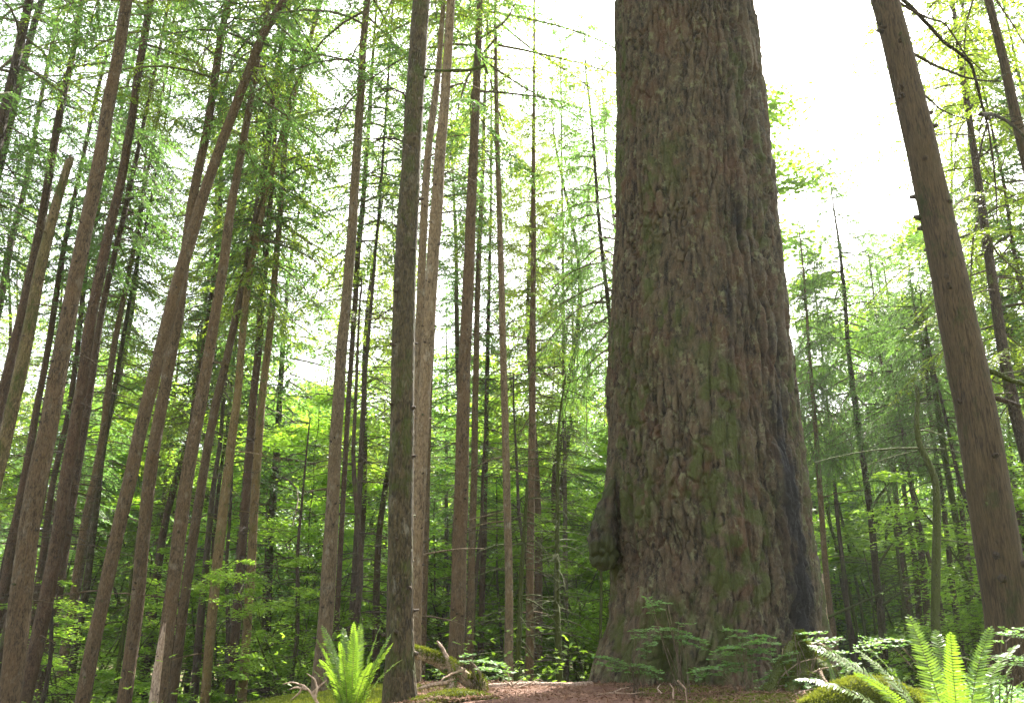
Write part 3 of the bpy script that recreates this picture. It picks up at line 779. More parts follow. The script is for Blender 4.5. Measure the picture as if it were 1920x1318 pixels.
e1, e2, cidB = worley(wx_ * 6.8, wy_ * 6.8, wz_ * .62, 43)
g1, g2, cid2 = worley((px3 + warp2 * .15) * 15, (py3 + warp * .15) * 15, ZR * 6.0 + warp2, 57)
plA = sstep(0.01, .20, f2 - f1); plB = sstep(0.02, .30, e2 - e1)
rw = np.clip(right * 1.1 - .35 * low, 0, 1)
plates = plA * (1 - rw) + plB * rw
cid = cidA * (1 - rw) + cidB * rw
small = sstep(0.0, .18, g2 - g1)
fine = fbm(px3 * 30, py3 * 30, ZR * 12, 5, 3) - .5
bumps = fbm(px3 * 2.0, py3 * 2.0, ZR * .9, 91, 4) - .5
longr = np.clip(1 - np.abs(fbm((px3 + warp * .12) * 4.2, (py3 + warp2 * .12) * 4.2, ZR * .5, 77, 3) - .5) * 9.0, 0, 1)
vari = sstep(.36, .60, fbm(px3 * 1.4, py3 * 1.4, ZR * .9, 211, 4))
amp = (.012 + .042 * vari) * (1 - rw) + .10 * rw
disp = amp * (plates - .8) * (1 - .25 * low) + .013 * (small - .7) + .020 * fine
disp += -longr ** 2 * (.040 + .06 * right)
disp += (cid - .5) * (.022 + .03 * rw) + (cid2 - .5) * .010 + bumps * (.10 + .14 * low)
# root flare lobes
zrel = ZR - gz0
fl = np.exp(-np.clip(zrel, 0, None) / .75)
lob = (.5 + .5 * np.cos(A * 5 + .7 + np.sin(A * 2))) ** 2
disp += fl * (.16 * lob - .04)
fl2 = np.exp(-np.clip(zrel, 0, None) / 2.2)
disp += fl2 * .06 * np.cos(A * 9 + 1.3 + ZR * .3)
# dark hollow under the foot at px ~1230 and the recess beside the burl
def blob(a0, z0, wa, wz): 
    da = (A - a0 + np.pi) % (2 * np.pi) - np.pi
    return np.exp(-(da / wa) ** 2 - ((ZR - z0) / wz) ** 2)
def ang_at(px, z):
    k = int(np.argmin(abs(rows - z))); xx = (px - 960) / FPX * (BTD - rad[k]) / math.cos(PITCH) * 1.0
    # solve the screen angle on the cylinder front
    best = None
    for a in np.linspace(np.pi, 2 * np.pi, 361):
        X_ = cen[k] + rad[k] * math.cos(a); Y_ = BTD + rad[k] * math.sin(a)
        dz = z - CAMZ; fwd = Y_ * math.cos(PITCH) + dz * math.sin(PITCH)
        sx = 960 + X_ / fwd * FPX
        if best is None or abs(sx - px) < best[0]: best = (abs(sx - px), a)
    return best[1]
def z_at(py, D=None):
    return at(1300, py, BTD - 1.4)[0][2]
disp -= .35 * blob(ang_at(1238, z_at(1255)), z_at(1262), .09, .35)
disp -= .22 * blob(ang_at(1180, z_at(985)), z_at(985), .07, .55)
disp -= .16 * blob(ang_at(1470, z_at(690)), z_at(690), .05, .7)
disp -= .14 * blob(ang_at(1390, z_at(430)), z_at(430), .035, .35)
disp -= .10 * blob(ang_at(1385, z_at(1050)), z_at(1055), .05, .18)
disp += .14 * blob(ang_at(1195, z_at(980)), z_at(990), .05, .35)
disp += .10 * blob(ang_at(1480, z_at(900)), z_at(900), .06, .8)
XX = CX + (RD + disp) * ca; YY = BTD + (RD + disp) * sa
broot = empty('giant_tree', (gx, BTD, gz0), 'enormous old furrowed trunk, mossy and far wider than every other tree', 'tree')
bm_ = MB()
bm_.add(np.stack([XX - gx, YY - BTD, ZR - gz0], -1), grid_faces(len(rows), NS, True))
moss_m = .95 * sstep(.46, .58, fbm(px3 * 1.5 + 3, py3 * 1.5, ZR * .6, 131, 6) + .06 * low - .05 * right - .07 * sstep(5, 9, ZR)) * sstep(.40, .58, fbm(px3 * 9, py3 * 9, ZR * 6, 17, 3))
for (bx, by, wa, wz, k_) in ((1258, 270, .16, .8, .75), (1290, 880, .28, .5, 1.0), (1215, 600, .10, .7, .8), (1320, 640, .12, .4, .9), (1150, 1120, .15, .6, .8), (1300, 1230, .4, .3, .6), (1230, 450, .1, .5, .5)):
    zb = z_at(by); moss_m = np.maximum(moss_m, k_ * blob(ang_at(bx, zb), zb, wa, wz) * sstep(.44, .60, fbm(px3 * 6, py3 * 6, ZR * 4, 7, 4)) * 1.1)
moss_m = np.clip(moss_m, 0, 1)
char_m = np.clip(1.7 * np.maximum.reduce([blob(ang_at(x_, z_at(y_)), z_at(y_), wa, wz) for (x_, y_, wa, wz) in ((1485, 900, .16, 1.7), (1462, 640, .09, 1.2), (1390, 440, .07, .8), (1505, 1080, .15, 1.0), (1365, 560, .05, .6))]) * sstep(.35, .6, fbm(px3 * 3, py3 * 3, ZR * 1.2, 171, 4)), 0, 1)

def giant_mat():
    m, nt, out = nmat('giant_bark')
    v = coords(nt, (1, 1, .3), False); vi = coords(nt, (1, 1, .75), False)
    am = nt.nodes.new('ShaderNodeAttribute'); am.attribute_name = 'moss'
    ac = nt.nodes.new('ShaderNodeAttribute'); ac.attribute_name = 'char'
    ap = nt.nodes.new('ShaderNodeAttribute'); ap.attribute_name = 'plate'
    n1 = noise(nt, v, 14, 6, 0.7, 0.4); n2 = noise(nt, vi, 2.0, 5, 0.7); n3 = noise(nt, vi, 60, 4, 0.7); n4 = noise(nt, vi, 7, 6, 0.75)
    c = mixc(nt, mrange(nt, n1, 0.40, 0.60), (0.008, 0.006, 0.004), (0.080, 0.062, 0.042))
    c = mixc(nt, mrange(nt, n2, 0.50, 0.64, 0, .6), c, (0.077, 0.037, 0.021))
    c = mixc(nt, mrange(nt, ap.outputs['Fac'], 0.2, 0.95, 0, 0.5), c, (0.086, 0.069, 0.047))
    c = mixc(nt, mrange(nt, n4, 0.54, 0.64, 0, 0.85), c, (0.131, 0.141, 0.086))      # lichen
    c = mixc(nt, mrange(nt, n3, 0.55, 0.72, 0, 0.4), c, (0.20, 0.155, 0.11))
    mm = mth(nt, 'MULTIPLY', am.outputs['Fac'], mrange(nt, n3, 0.3, 0.55, 0.4, 1.0))
    mc = mixc(nt, n3, (0.017, 0.026, 0.005), (0.064, 0.083, 0.014))
    c = mixc(nt, mm, c, mc)
    c = mixc(nt, 1.0, c, (1.18, 1.12, 0.96), 'MULTIPLY')
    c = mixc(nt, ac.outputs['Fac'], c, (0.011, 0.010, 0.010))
    b = nt.nodes.new('ShaderNodeBsdfPrincipled'); nt.links.new(c, b.inputs['Base Color'])
    b.inputs['Roughness'].default_value = 0.7; b.inputs['Specular IOR Level'].default_value = 0.3
    bp = nt.nodes.new('ShaderNodeBump'); bp.inputs['Strength'].default_value = 1.0; bp.inputs['Distance'].default_value = 0.04
    nt.links.new(mth(nt, 'ADD', n1, mth(nt, 'MULTIPLY', n3, 0.5)), bp.inputs['Height']); nt.links.new(bp.outputs[0], b.inputs['Normal'])
    nt.links.new(b.outputs[0], out.inputs[0])
    return m
M['giant'] = giant_mat()
gt = bm_.build('trunk', M['giant'], broot, smooth=True)
for nm, arr in (('moss', moss_m), ('char', char_m), ('plate', np.clip(cid * plates, 0, 1))):
    at_ = gt.data.attributes.new(nm, 'FLOAT', 'POINT'); at_.data.foreach_set('value', arr.astype(np.float32).ravel())
add_crown(broot, 'e', (cen[-1] - gx - .3, 0, 25.5 - gz0), 15, 1.3)

# burl hanging on the left flank
bp_px = [(1150,900,10),(1143,930,26),(1136,965,40),(1132,1000,50),(1131,1030,54),(1135,1052,46),(1140,1068,24)]
BU = []; BR = []
for (x, y, w) in bp_px[::-1]:
    p, t = at(x, y, BTD - .55); BU.append(p); BR.append(w * .5 / FPX * t)
BU = np.array(BU); BR = np.array(BR)
s = np.linspace(0, 1, len(BU)); q = np.linspace(0, 1, 60)
Pb = np.stack([np.interp(q, s, BU[:, j]) for j in range(3)], -1); Rb = np.interp(q, s, BR)
for _ in range(4):
    Rb[1:-1] = (Rb[:-2] + 2 * Rb[1:-1] + Rb[2:]) / 4
v, f = tube(Pb, Rb, 64)
ctr = np.repeat(np.vstack([Pb[:1], Pb, Pb[-1:]]), 64, 0)
dd = v - ctr
nz = fbm(v[:, 0] * 7, v[:, 1] * 7, v[:, 2] * 7, 3, 4) - .5
b1, b2, _c = worley(v[:, 0] * 9, v[:, 1] * 9, v[:, 2] * 4.5, 12)
v = ctr + dd * (1 + .7 * nz[:, None] + .22 * (sstep(0, .3, b2 - b1) - .6)[:, None])
bb = MB(); bb.add(v - np.array((gx, BTD, gz0)), f)
bo = bb.build('burl', M['giant'], broot, smooth=True)
for nm, arr in (('moss', sstep(.42, .6, fbm(v[:, 0] * 3, v[:, 1] * 3, v[:, 2] * 3, 9, 3))), ('char', v[:, 0] * 0 + .35), ('plate', v[:, 0] * 0)):
    at_ = bo.data.attributes.new(nm, 'FLOAT', 'POINT'); at_.data.foreach_set('value', arr.astype(np.float32).ravel())
bo['label'] = 'rounded mossy burl hanging on the left flank'

# ------------------------------------------------------------------ far forest: prototypes, then copies
def make_far(kind, seed, H, mat, ck, cfrac, twigs):
    rng = np.random.default_rng(seed)
    root = empty('conifer_tree', (0, 0, 0), 'x', 'tree', 'conifers of the far wood')
    z = np.linspace(-.6, H, 34)
    P = np.stack([(vnoise(z * .12, z * 0, z * 0 + seed, 2) - .5) * 1.2, (vnoise(z * .12, z * 0 + 7, z * 0 + seed, 2) - .5) * 1.2, z], -1)
    R = np.interp(z, (-.6, 0, 1, H), (.27, .24, .19, .015))
    mb = MB(); mb.tube(P, R, 10, 0, .08, seed)
    nv = int(len(P) * (cfrac + .25))
    dead_twigs(mb, P[:nv], R[:nv], rng, twigs, .7, 2.4, .06, 1, 0, .014, .25)
    mb.build('trunk', M[mat], root, smooth=True)
    add_crown(root, ck, (P[int(33 * cfrac)][0], P[int(33 * cfrac)][1], H * cfrac), H * (1 - cfrac) + .3, 1.0 * (17 / (H * (1 - cfrac))) ** .4)
    return root

def copy_thing(root):
    r = root.copy(); COL.objects.link(r)
    for ch in root.children:
        c = ch.copy(); COL.objects.link(c); c.parent = r
    return r

def make_bare(seed, H):
    rng = np.random.default_rng(seed)
    root = empty('bare_sapling', (0, 0, 0), 'x', 'tree', 'bare twiggy stems of the shaded wood')
    z = np.linspace(-.4, H, 24)
    P = np.stack([(vnoise(z * .3, z * 0, z * 0 + seed, 2) - .5) * .6, (vnoise(z * .3, z * 0 + 7, z * 0 + seed, 2) - .5) * .6, z], -1)
    R = np.interp(z, (-.4, H), (.10, .02))
    mb = MB(); mb.tube(P, R, 8, 0, .1, seed)
    dead_twigs(mb, P, R, rng, 85, .5, 2.2, .10, 1, 0, .013, .45)
    mb.build('trunk', M['bark_verymoss'] if seed % 2 else M['bark_dark'], root, smooth=True)
    return root
FAR = {
 'bare': make_bare(211, 8.5), 'bare2': make_bare(212, 10.5),
 'tall': make_far('tall', 201, 28, 'bark_far', 'a', .36, 40),
 'tall2': make_far('tall2', 202, 27, 'bark_red', 'b', .40, 46),
 'slim': make_far('slim', 203, 26, 'bark_far', 'c', .30, 50),
 'wide': make_far('wide', 204, 25, 'bark_dark', 'd', .22, 36),
 'fine': make_far('fine', 207, 24, 'bark_dark', 'f', .30, 40),
 'full': make_far('full', 205, 22, 'bark_far', 'far', .10, 16),
 'full2': make_far('full2', 206, 22, 'bark_dark', 'farw', .08, 16),
}
used = set()
spots = []   # (photo x at eye level, D, kind, scale)
fr_ = np.random.default_rng(11)
def far_row(D0, D1, x0, x1, n, kinds, s0, s1):
    for i in range(n):
        x = x0 + (i + fr_.uniform(.15, .85)) * (x1 - x0) / n
        spots.append((x, fr_.uniform(D0, D1), kinds[int(fr_.integers(len(kinds)))], fr_.uniform(s0, s1)))
far_row(26, 36, -330, 560, 5, ['tall', 'tall2', 'slim'], .9, 1.1)
far_row(27, 36, 560, 1160, 5, ['slim', 'tall2'], .75, .95)
far_row(38, 56, -300, 700, 11, ['tall', 'tall2', 'slim', 'tall2'], .9, 1.15)
far_row(38, 54, 700, 1150, 6, ['slim', 'tall', 'tall2'], .75, 1.0)
far_row(60, 92, -250, 1180, 9, ['wide', 'full', 'full2', 'tall'], 1.0, 1.35)
far_row(34, 50, 1180, 1420, 3, ['wide', 'slim'], .8, .9)
far_row(60, 90, 1200, 1460, 3, ['full', 'full2'], .9, 1.0)
far_row(32, 46, 1480, 1680, 4, ['full', 'full2'], .52, .68)
far_row(55, 85, 1450, 1760, 3, ['full', 'full2', 'wide'], .75, .95)
far_row(20, 34, 1910, 2200, 4, ['wide', 'tall2', 'slim'], .8, 1.0)
far_row(38, 70, 1790, 2200, 6, ['full', 'full2', 'wide'], .9, 1.15)
far_row(21, 42, -60, 700, 12, ['bare', 'bare2'], .7, 1.15)
far_row(20, 40, 700, 1120, 13, ['bare', 'bare2'], .7, 1.1)
far_row(19, 36, 1560, 1960, 9, ['bare', 'bare2'], .6, 1.0)
placed = []
spots += [(1975,18,'fine',.85),(1990,26,'tall2',1.0),(1065,33,'tall2',1.0),(1140,38,'tall',1.1),(330,31,'tall2',1.1),(120,33,'tall',1.05),(480,35,'wide',1.15),(1560,40,'full2',.78),(1670,44,'full',.85)]
for i, (x, D, kind, sc_) in enumerate(spots):
    wx = (x - 960) / FPX * D * math.cos(PITCH) * 1.0 + 0
    wx = at(x, 1199, D)[0][0]
    src = FAR[kind]
    o = src if kind not in used else copy_thing(src)
    used.add(kind)
    o.location = (wx, D, gh(wx, D)); o.scale = (sc_,) * 3; o.rotation_euler = (fr_.normal(0, .012), fr_.normal(0, .015), fr_.uniform(0, 6.28))
    placed.append([x, D, kind, o])
for k_, s_ in FAR.items():
    if k_ not in used:
        for ch in list(s_.children): bpy.data.objects.remove(ch)
        bpy.data.objects.remove(s_)
# labels: by the two traced trunks (anchors) that frame them and their rank in depth
anchors = [(-200, 'the left frame edge'), (70, 'the broken mossy snag'), (190, 'the stoutest left trunk'), (330, 'the long leaning trunk'), (450, 'the golden sunlit trunk'), (560, 'the close pair of trunks'),
           (650, 'the pale smooth trunk'), (757, 'the thick mossy trunk'), (865, 'the knobbly brown trunk'), (950, 'the pale slender trunk'), (1000, 'the lone brown trunk'), (1320, 'the giant'),
           (1620, 'the slim young cedar'), (1750, 'the S bent mossy trunk'), (1890, 'the big cedar trunk')]
look = {'fine': 'lacy drooping conifer', 'bare': 'mossy bare twiggy stem', 'bare2': 'dark bare twiggy stem', 'tall': 'tall grey far conifer', 'tall2': 'yellow green far conifer', 'slim': 'slim dense far conifer', 'wide': 'dark broad far conifer', 'full': 'low skirted far conifer', 'full2': 'bluish full far conifer'}
from collections import defaultdict
bins = defaultdict(list)
for p in placed:
    a = min(range(len(anchors)), key=lambda i: abs(anchors[i][0] - p[0]))
    sd = 'left' if p[0] < anchors[a][0] else 'right'
    bins[(a, sd, p[2])].append(p)
ordw = ['nearest', 'second nearest', 'third nearest', 'fourth nearest', 'fifth nearest', 'sixth nearest', 'seventh nearest', 'eighth nearest', 'ninth nearest', 'tenth nearest']
for (a, sd, kd), ls in bins.items():
    ls.sort(key=lambda p: p[1])
    for i, p in enumerate(ls):
        rank = (ordw[min(i, 8)] + ' ') if len(ls) > 1 else ''
        p[3]['label'] = f"{rank}{look[kd]} seen just {sd} of {anchors[a][1]}"

# ------------------------------------------------------------------ broadleaf understory (vine maples)
def make_maple(seed, H=6.0, stems=4, nleaf=9000, leaf=.12):
    rng = np.random.default_rng(seed)
    root = empty('vine_maple', (0, 0, 0), 'x', 'small tree', 'bright vine maples of the understory')
    mb = MB(); lv = []
    for s_ in range(stems):
        az = rng.uniform(0, 6.28); d = np.array((math.cos(az), math.sin(az), 0))
        h = H * rng.uniform(.65, 1.05); q = np.linspace(0, 1, 14)
        P = np.outer(q ** 1.5 * h * rng.uniform(.25, .5), d) + np.outer(q * h, (0, 0, 1)) + (rng.normal(0, .06, (14, 3)) * q[:, None])
        P[0] = (0, 0, -.3); P[:, :2] += rng.normal(0, .12, 2)
        mb.tube(P, np.linspace(.05, .012, 14), 7, 0)
        nb = 13
        for b in range(nb):
            f = rng.uniform(.22, 1.0); p = np.array([np.interp(f, q, P[:, j]) for j in range(3)])
            a2 = rng.uniform(0, 6.28); L = H * rng.uniform(.16, .36) * (1.15 - .5 * f)
            dd = np.array((math.cos(a2), math.sin(a2), rng.uniform(.05, .35)))
            t = np.linspace(0, 1, 6)
            B = p + np.outer(t * L, dd) - np.outer(t * t * L * .3, (0, 0, 1))
            mb.tube(B, np.linspace(.014, .004, 6), 4, 0, cap=False)
            n = int(nleaf / stems / nb)
            tt = rng.uniform(.15, 1.05, n); c = p + dd * (tt * L)[:, None] - np.outer(tt * tt * L * .3, (0, 0, 1))
            c = c + np.stack([rng.normal(0, .16 * L, n), rng.normal(0, .16 * L, n), rng.normal(0, .045 * L, n)], -1)
            lv.append(c)
    c = np.concatenate(lv); n = len(c)
    mb.build('trunk', M['bark_verymoss'], root, smooth=True)
    cb = MB()
    az = rng.uniform(0, 6.28, n); tilt = rng.normal(-.15, .3, n)
    for k in (-1, 0, 1):
        a = az + k * .8
        d = norm(np.stack([np.cos(a), np.sin(a), tilt], -1))
        nn = norm(np.cross(d, np.array((0, 0, 1.0)) + rng.normal(0, .25, (n, 3))))
        ln = leaf * (1.0 if k == 0 else .78) * rng.uniform(.7, 1.2, n)
        cb.quads(leaf_quads(c, d, nn, ln, ln * .5), 0)
    cb.build('crown', M['maple'], root)
    return root

MAP = [make_maple(301, 6.0), make_maple(302, 7.0, 5, 10000), make_maple(303, 4.5, 4, 8000)]
mspots = []
mr = np.random.default_rng(5)
for (x, D, s) in [(60,30,.9),(150,24,.8),(330,23,.85),(250,33,1.1),(430,34,1.2),(520,27,.9),(590,34,1.25),(560,22,.6),(690,34,1.0),(740,38,1.2),(840,36,1.2),(905,31,.9),(1040,36,1.4),(1110,30,1.1),(1010,28,.8),(1095,44,1.9),(940,48,1.9),(650,50,2.0),(470,50,2.0),(300,52,2.0),(120,50,1.9),
                  (1500,34,1.0),(1580,40,1.6),(1640,46,2.0),(1690,24,.7),(1720,34,1.2),(1850,26,1.1),(1960,30,1.4),(1900,18,.8),(1990,40,2.2),(1780,48,2.2),(1560,56,2.6),(1480,60,2.8)]:
    mspots.append((x, D, s))
BROAD = make_maple(311, 15.0, 3, 26000, .15)
BROAD['label'] = 'x'; BROAD['group'] = 'tall broadleaf trees in the wood'; BROAD['category'] = 'tree'
BROAD.name = 'broadleaf_tree'
bspots = [(575,36,1.0,0),(650,40,1.1,0),(1040,34,.9,0),(1120,36,1.0,0),(1085,60,1.5,0),(830,50,1.1,0),(330,44,1.2,0),(90,46,1.3,0),(1490,48,1.0,0),(1628,32,1.42,1),(1700,44,.95,0),(1900,36,1.2,0),(2040,30,1.1,0),(470,60,1.4,0)]
usedm = set()
mlist = []
for i, (x, D, s) in enumerate(mspots):
    k = i % 3; src = MAP[k]
    o = src if k not in usedm else copy_thing(src); usedm.add(k)
    wx = at(x, 1199, D)[0][0]
    o.location = (wx, D, gh(wx, D)); o.scale = (s, s, s * mr.uniform(.9, 1.1)); o.rotation_euler = (0, 0, mr.uniform(0, 6.28))
    mlist.append((x, D, o))
b_lab = ['lime green broadleaf tree glowing left of the pale smooth trunk', 'lime green broadleaf tree straight behind the pale smooth trunk', 'lower bright broadleaf tree right of the lone brown trunk', 'bright broadleaf tree against the left edge of the giant',
 'farther broadleaf tree rising between the lone brown trunk and the giant', 'far broadleaf tree between the mossy and the knobbly trunk', 'broadleaf tree far behind the long leaning trunk', 'broadleaf tree far behind the broken mossy snag', 'broadleaf tree against the right edge of the giant',
 'tallest broadleaf tree, its top alone in the white sky right of the giant', 'broadleaf tree between the slim young cedar and the big trunk', 'broadleaf tree just right of the big cedar trunk', 'broadleaf tree at the right frame edge', 'distant broadleaf tree behind the close pair of trunks']
more_b = [(200,54,1.45),(270,70,1.9),(400,50,1.3),(525,56,1.5),(600,66,1.9),(700,52,1.35),(775,60,1.6),(885,52,1.3),(940,62,1.7),(20,58,1.6),(1000,52,1.3),(1150,56,1.6),(1540,58,1.5),(1660,60,1.6),(1600,48,1.1),(1760,54,1.4),(1850,60,1.6)]
anc = [(-200, 'the left frame edge'), (70, 'the broken mossy snag'), (190, 'the stoutest left trunk'), (330, 'the long leaning trunk'), (450, 'the golden sunlit trunk'), (560, 'the close pair of trunks'), (650, 'the pale smooth trunk'),
       (757, 'the thick mossy trunk'), (865, 'the knobbly brown trunk'), (950, 'the pale slender trunk'), (1000, 'the lone brown trunk'), (1320, 'the giant'), (1620, 'the slim young cedar'), (1750, 'the S bent mossy trunk'), (1890, 'the big cedar trunk')]
for (x, D, s_) in more_b:
    a_ = min(anc, key=lambda q: abs(q[0] - x))
    bspots.append((x, D, s_, 0)); b_lab.append(f"lime broadleaf tree in the depth, {'left' if x < a_[0] else 'right'} of {a_[1]}, {'very pale' if D > 58 else 'mid green'}")
for i, (x, D, s, _t) in enumerate(bspots):
    o = BROAD if i == 0 else copy_thing(BROAD)
    wx = at(x, 1199, D)[0][0]
    o.location = (wx, D, gh(wx, D)); o.scale = (s, s, s * (1.15 if _t == 1 else 1)); o.rotation_euler = (0, 0, mr.uniform(0, 6.28)); o['label'] = b_lab[i]
mb_ = defaultdict(list)
for (x, D, o) in mlist:
    a = min(range(len(anchors)), key=lambda i: abs(anchors[i][0] - x))
    mb_[(a, 'left' if x < anchors[a][0] else 'right')].append((D, o))
for (a, sd), ls in mb_.items():
    ls.sort(key=lambda p: p[0])
    for i, (D, o) in enumerate(ls):
        rank = ['front', 'second', 'third', 'fourth'][i] + ' ' if len(ls) > 1 else ''
        o['label'] = f"{rank}bright green vine maple low behind and {sd} of {anchors[a][1]}"

# ------------------------------------------------------------------ ferns
def frond(mb, base, az, L, arch, rng, wid=.11, npn=38, mi=0, lift=1.25):
    t = np.linspace(0, 1, 16)
    el = lift - arch * t ** 1.3
    ds = L / 15
    r = np.r_[0, np.cumsum(np.cos(el[:-1]) * ds)]; z = np.r_[0, np.cumsum(np.sin(el[:-1]) * ds)]
    d = np.array((math.cos(az), math.sin(az), 0)); sd = np.array((-d[1], d[0], 0))
    bend = rng.normal(0, .06) * L
    P = base + np.outer(r, d) + np.outer(z, (0, 0, 1)) + np.outer(t * t * bend, sd)
    mb.tube(P, np.linspace(.0035, .001, 16), 4, 1, cap=False)
    s = np.linspace(.10, 1.0, npn)
    pos = np.stack([np.interp(s, t, P[:, j]) for j in range(3)], -1)
    tan = norm(np.stack([np.interp(s, t, np.gradient(P[:, j])) for j in range(3)], -1))
    up = norm(np.cross(tan, sd))
    up = np.where(up[:, 2:3] < 0, -up, up)
    w = wid * np.minimum(1, (s / .22) ** .6) * (1 - s) ** .45 + .008
    roll = rng.normal(0, .25)
    for sg in (1, -1):
        dirp = norm(sg * sd * 1.0 + tan * .35 + up * (rng.normal(.05, .1, npn)[:, None] + sg * roll))
        nn = norm(tan * 1.0 - dirp * .1 + up * rng.normal(0, .18, (npn, 1)))
        ln = w * rng.uniform(.9, 1.08, npn)
        bw = L / npn * .78
        # pinna: two quads (broad base, narrow tip, drooping end)
        mid = pos + dirp * ln[:, None] * .55
        tip = pos + dirp * ln[:, None] - up * (ln[:, None] * .12) + tan * ln[:, None] * .08
        a0 = pos + nn * bw * .35; a1 = pos - nn * bw * .35
        m0 = mid + nn * bw * .5; m1 = mid - nn * bw * .5
        t0 = tip + nn * bw * .08; t1 = tip - nn * bw * .08
        q1 = np.stack([a0, a1, m1, m0], 1); q2 = np.stack([m0, m1, t1, t0], 1)
        mb.quads(q1, mi); mb.quads(q2, mi)

def fern(px, py_base, D, label, fronds, seed=0, wid=.11):
    """fronds: list of (azimuth, length, arch, lift)"""
    rng = np.random.default_rng(seed)
    x = at(px, 1199, D)[0][0]; z = gh(x, D)
    root = empty('sword_fern', (x, D, z), label, 'fern', 'sword ferns')
    for i, (az, L, arch, lift) in enumerate(fronds):
        mb = MB(); frond(mb, np.array((0, 0, 0.02)) + np.array((math.cos(az), math.sin(az), 0)) * .03, az, L, arch, rng, wid * min(1.15, L), int(52 * max(.8, L)), 0, lift)
        mb.build('frond', [M['fern'], M['twig']], root)
    return root

R_ = math.radians
fern(665, 1310, 7.6, 'bright sunlit sword fern at the foot of the pale smooth trunk', [
    (R_(172), 0.82, .30, 1.42), (R_(180), 0.75, .45, 1.36), (R_(15), 0.80, .28, 1.46), (R_(8), 0.77, .34, 1.36), (R_(262), 0.82, .25, 1.55), (R_(190), 0.66, .8, 1.25), (R_(280), 0.77, .28, 1.5),
    (R_(300), 0.63, .8, 1.3), (R_(235), 0.66, .8, 1.3), (R_(60), 0.76, .5, 1.45), (R_(120), 0.80, .4, 1.5), (R_(355), 0.66, .8, 1.28), (R_(150), 0.76, .6, 1.4), (R_(90), 0.82, .35, 1.52), (R_(250), 0.70, .4, 1.42), (R_(0), 0.72, .5, 1.36)], 3, .105)
fern(1765, 1310, 5.6, 'largest sword fern, standing left of the big cedar trunk', [
    (R_(178), 1.19, 1.25, 1.20), (R_(172), 1.22, 1.05, 1.32), (R_(95), 1.15, .5, 1.5), (R_(30), 1.15, 1.0, 1.38), (R_(8), 1.13, 1.15, 1.32), (R_(190), 1.07, 1.5, 1.1), (R_(272), 1.04, .55, 1.5), (R_(160), 1.07, .7, 1.42), (R_(20), 1.11, .6, 1.45), (R_(350), 1.02, .8, 1.4),
    (R_(300), 0.96, 1.3, 1.15), (R_(240), 1.02, 1.2, 1.2), (R_(345), 1.07, 1.4, 1.2), (R_(140), 1.07, .9, 1.4), (R_(60), 1.13, .7, 1.42), (R_(320), 0.96, 1.0, 1.3), (R_(200), 1.02, 1.0, 1.3), (R_(0), 0.96, 1.6, 1.1), (R_(183), 0.90, 1.6, 1.05)], 5, .10)
fern(1870, 1315, 5.0, 'low sword fern in the bottom right corner', [
    (R_(170), .70, 1.4, 1.1), (R_(150), .75, 1.2, 1.2), (R_(90), .8, .9, 1.3), (R_(30), .7, 1.3, 1.15), (R_(0), .7, 1.4, 1.1), (R_(200), .7, 1.3, 1.1), (R_(270), .6, 1.2, 1.1), (R_(230), .7, 1.5, 1.0), (R_(310), .7, 1.5, 1.0)], 8, .11)
fern(1560, 1240, 9.6, 'small fern on the mossy mound beside the giant', [
    (R_(170), .38, 1.2, 1.1), (R_(150), .38, 1.2, 1.2), (R_(90), .42, .7, 1.3), (R_(30), .45, 1.0, 1.15), (R_(0), .4, 1.3, 1.1), (R_(270), .35, 1.2, 1.1)], 9, .07)

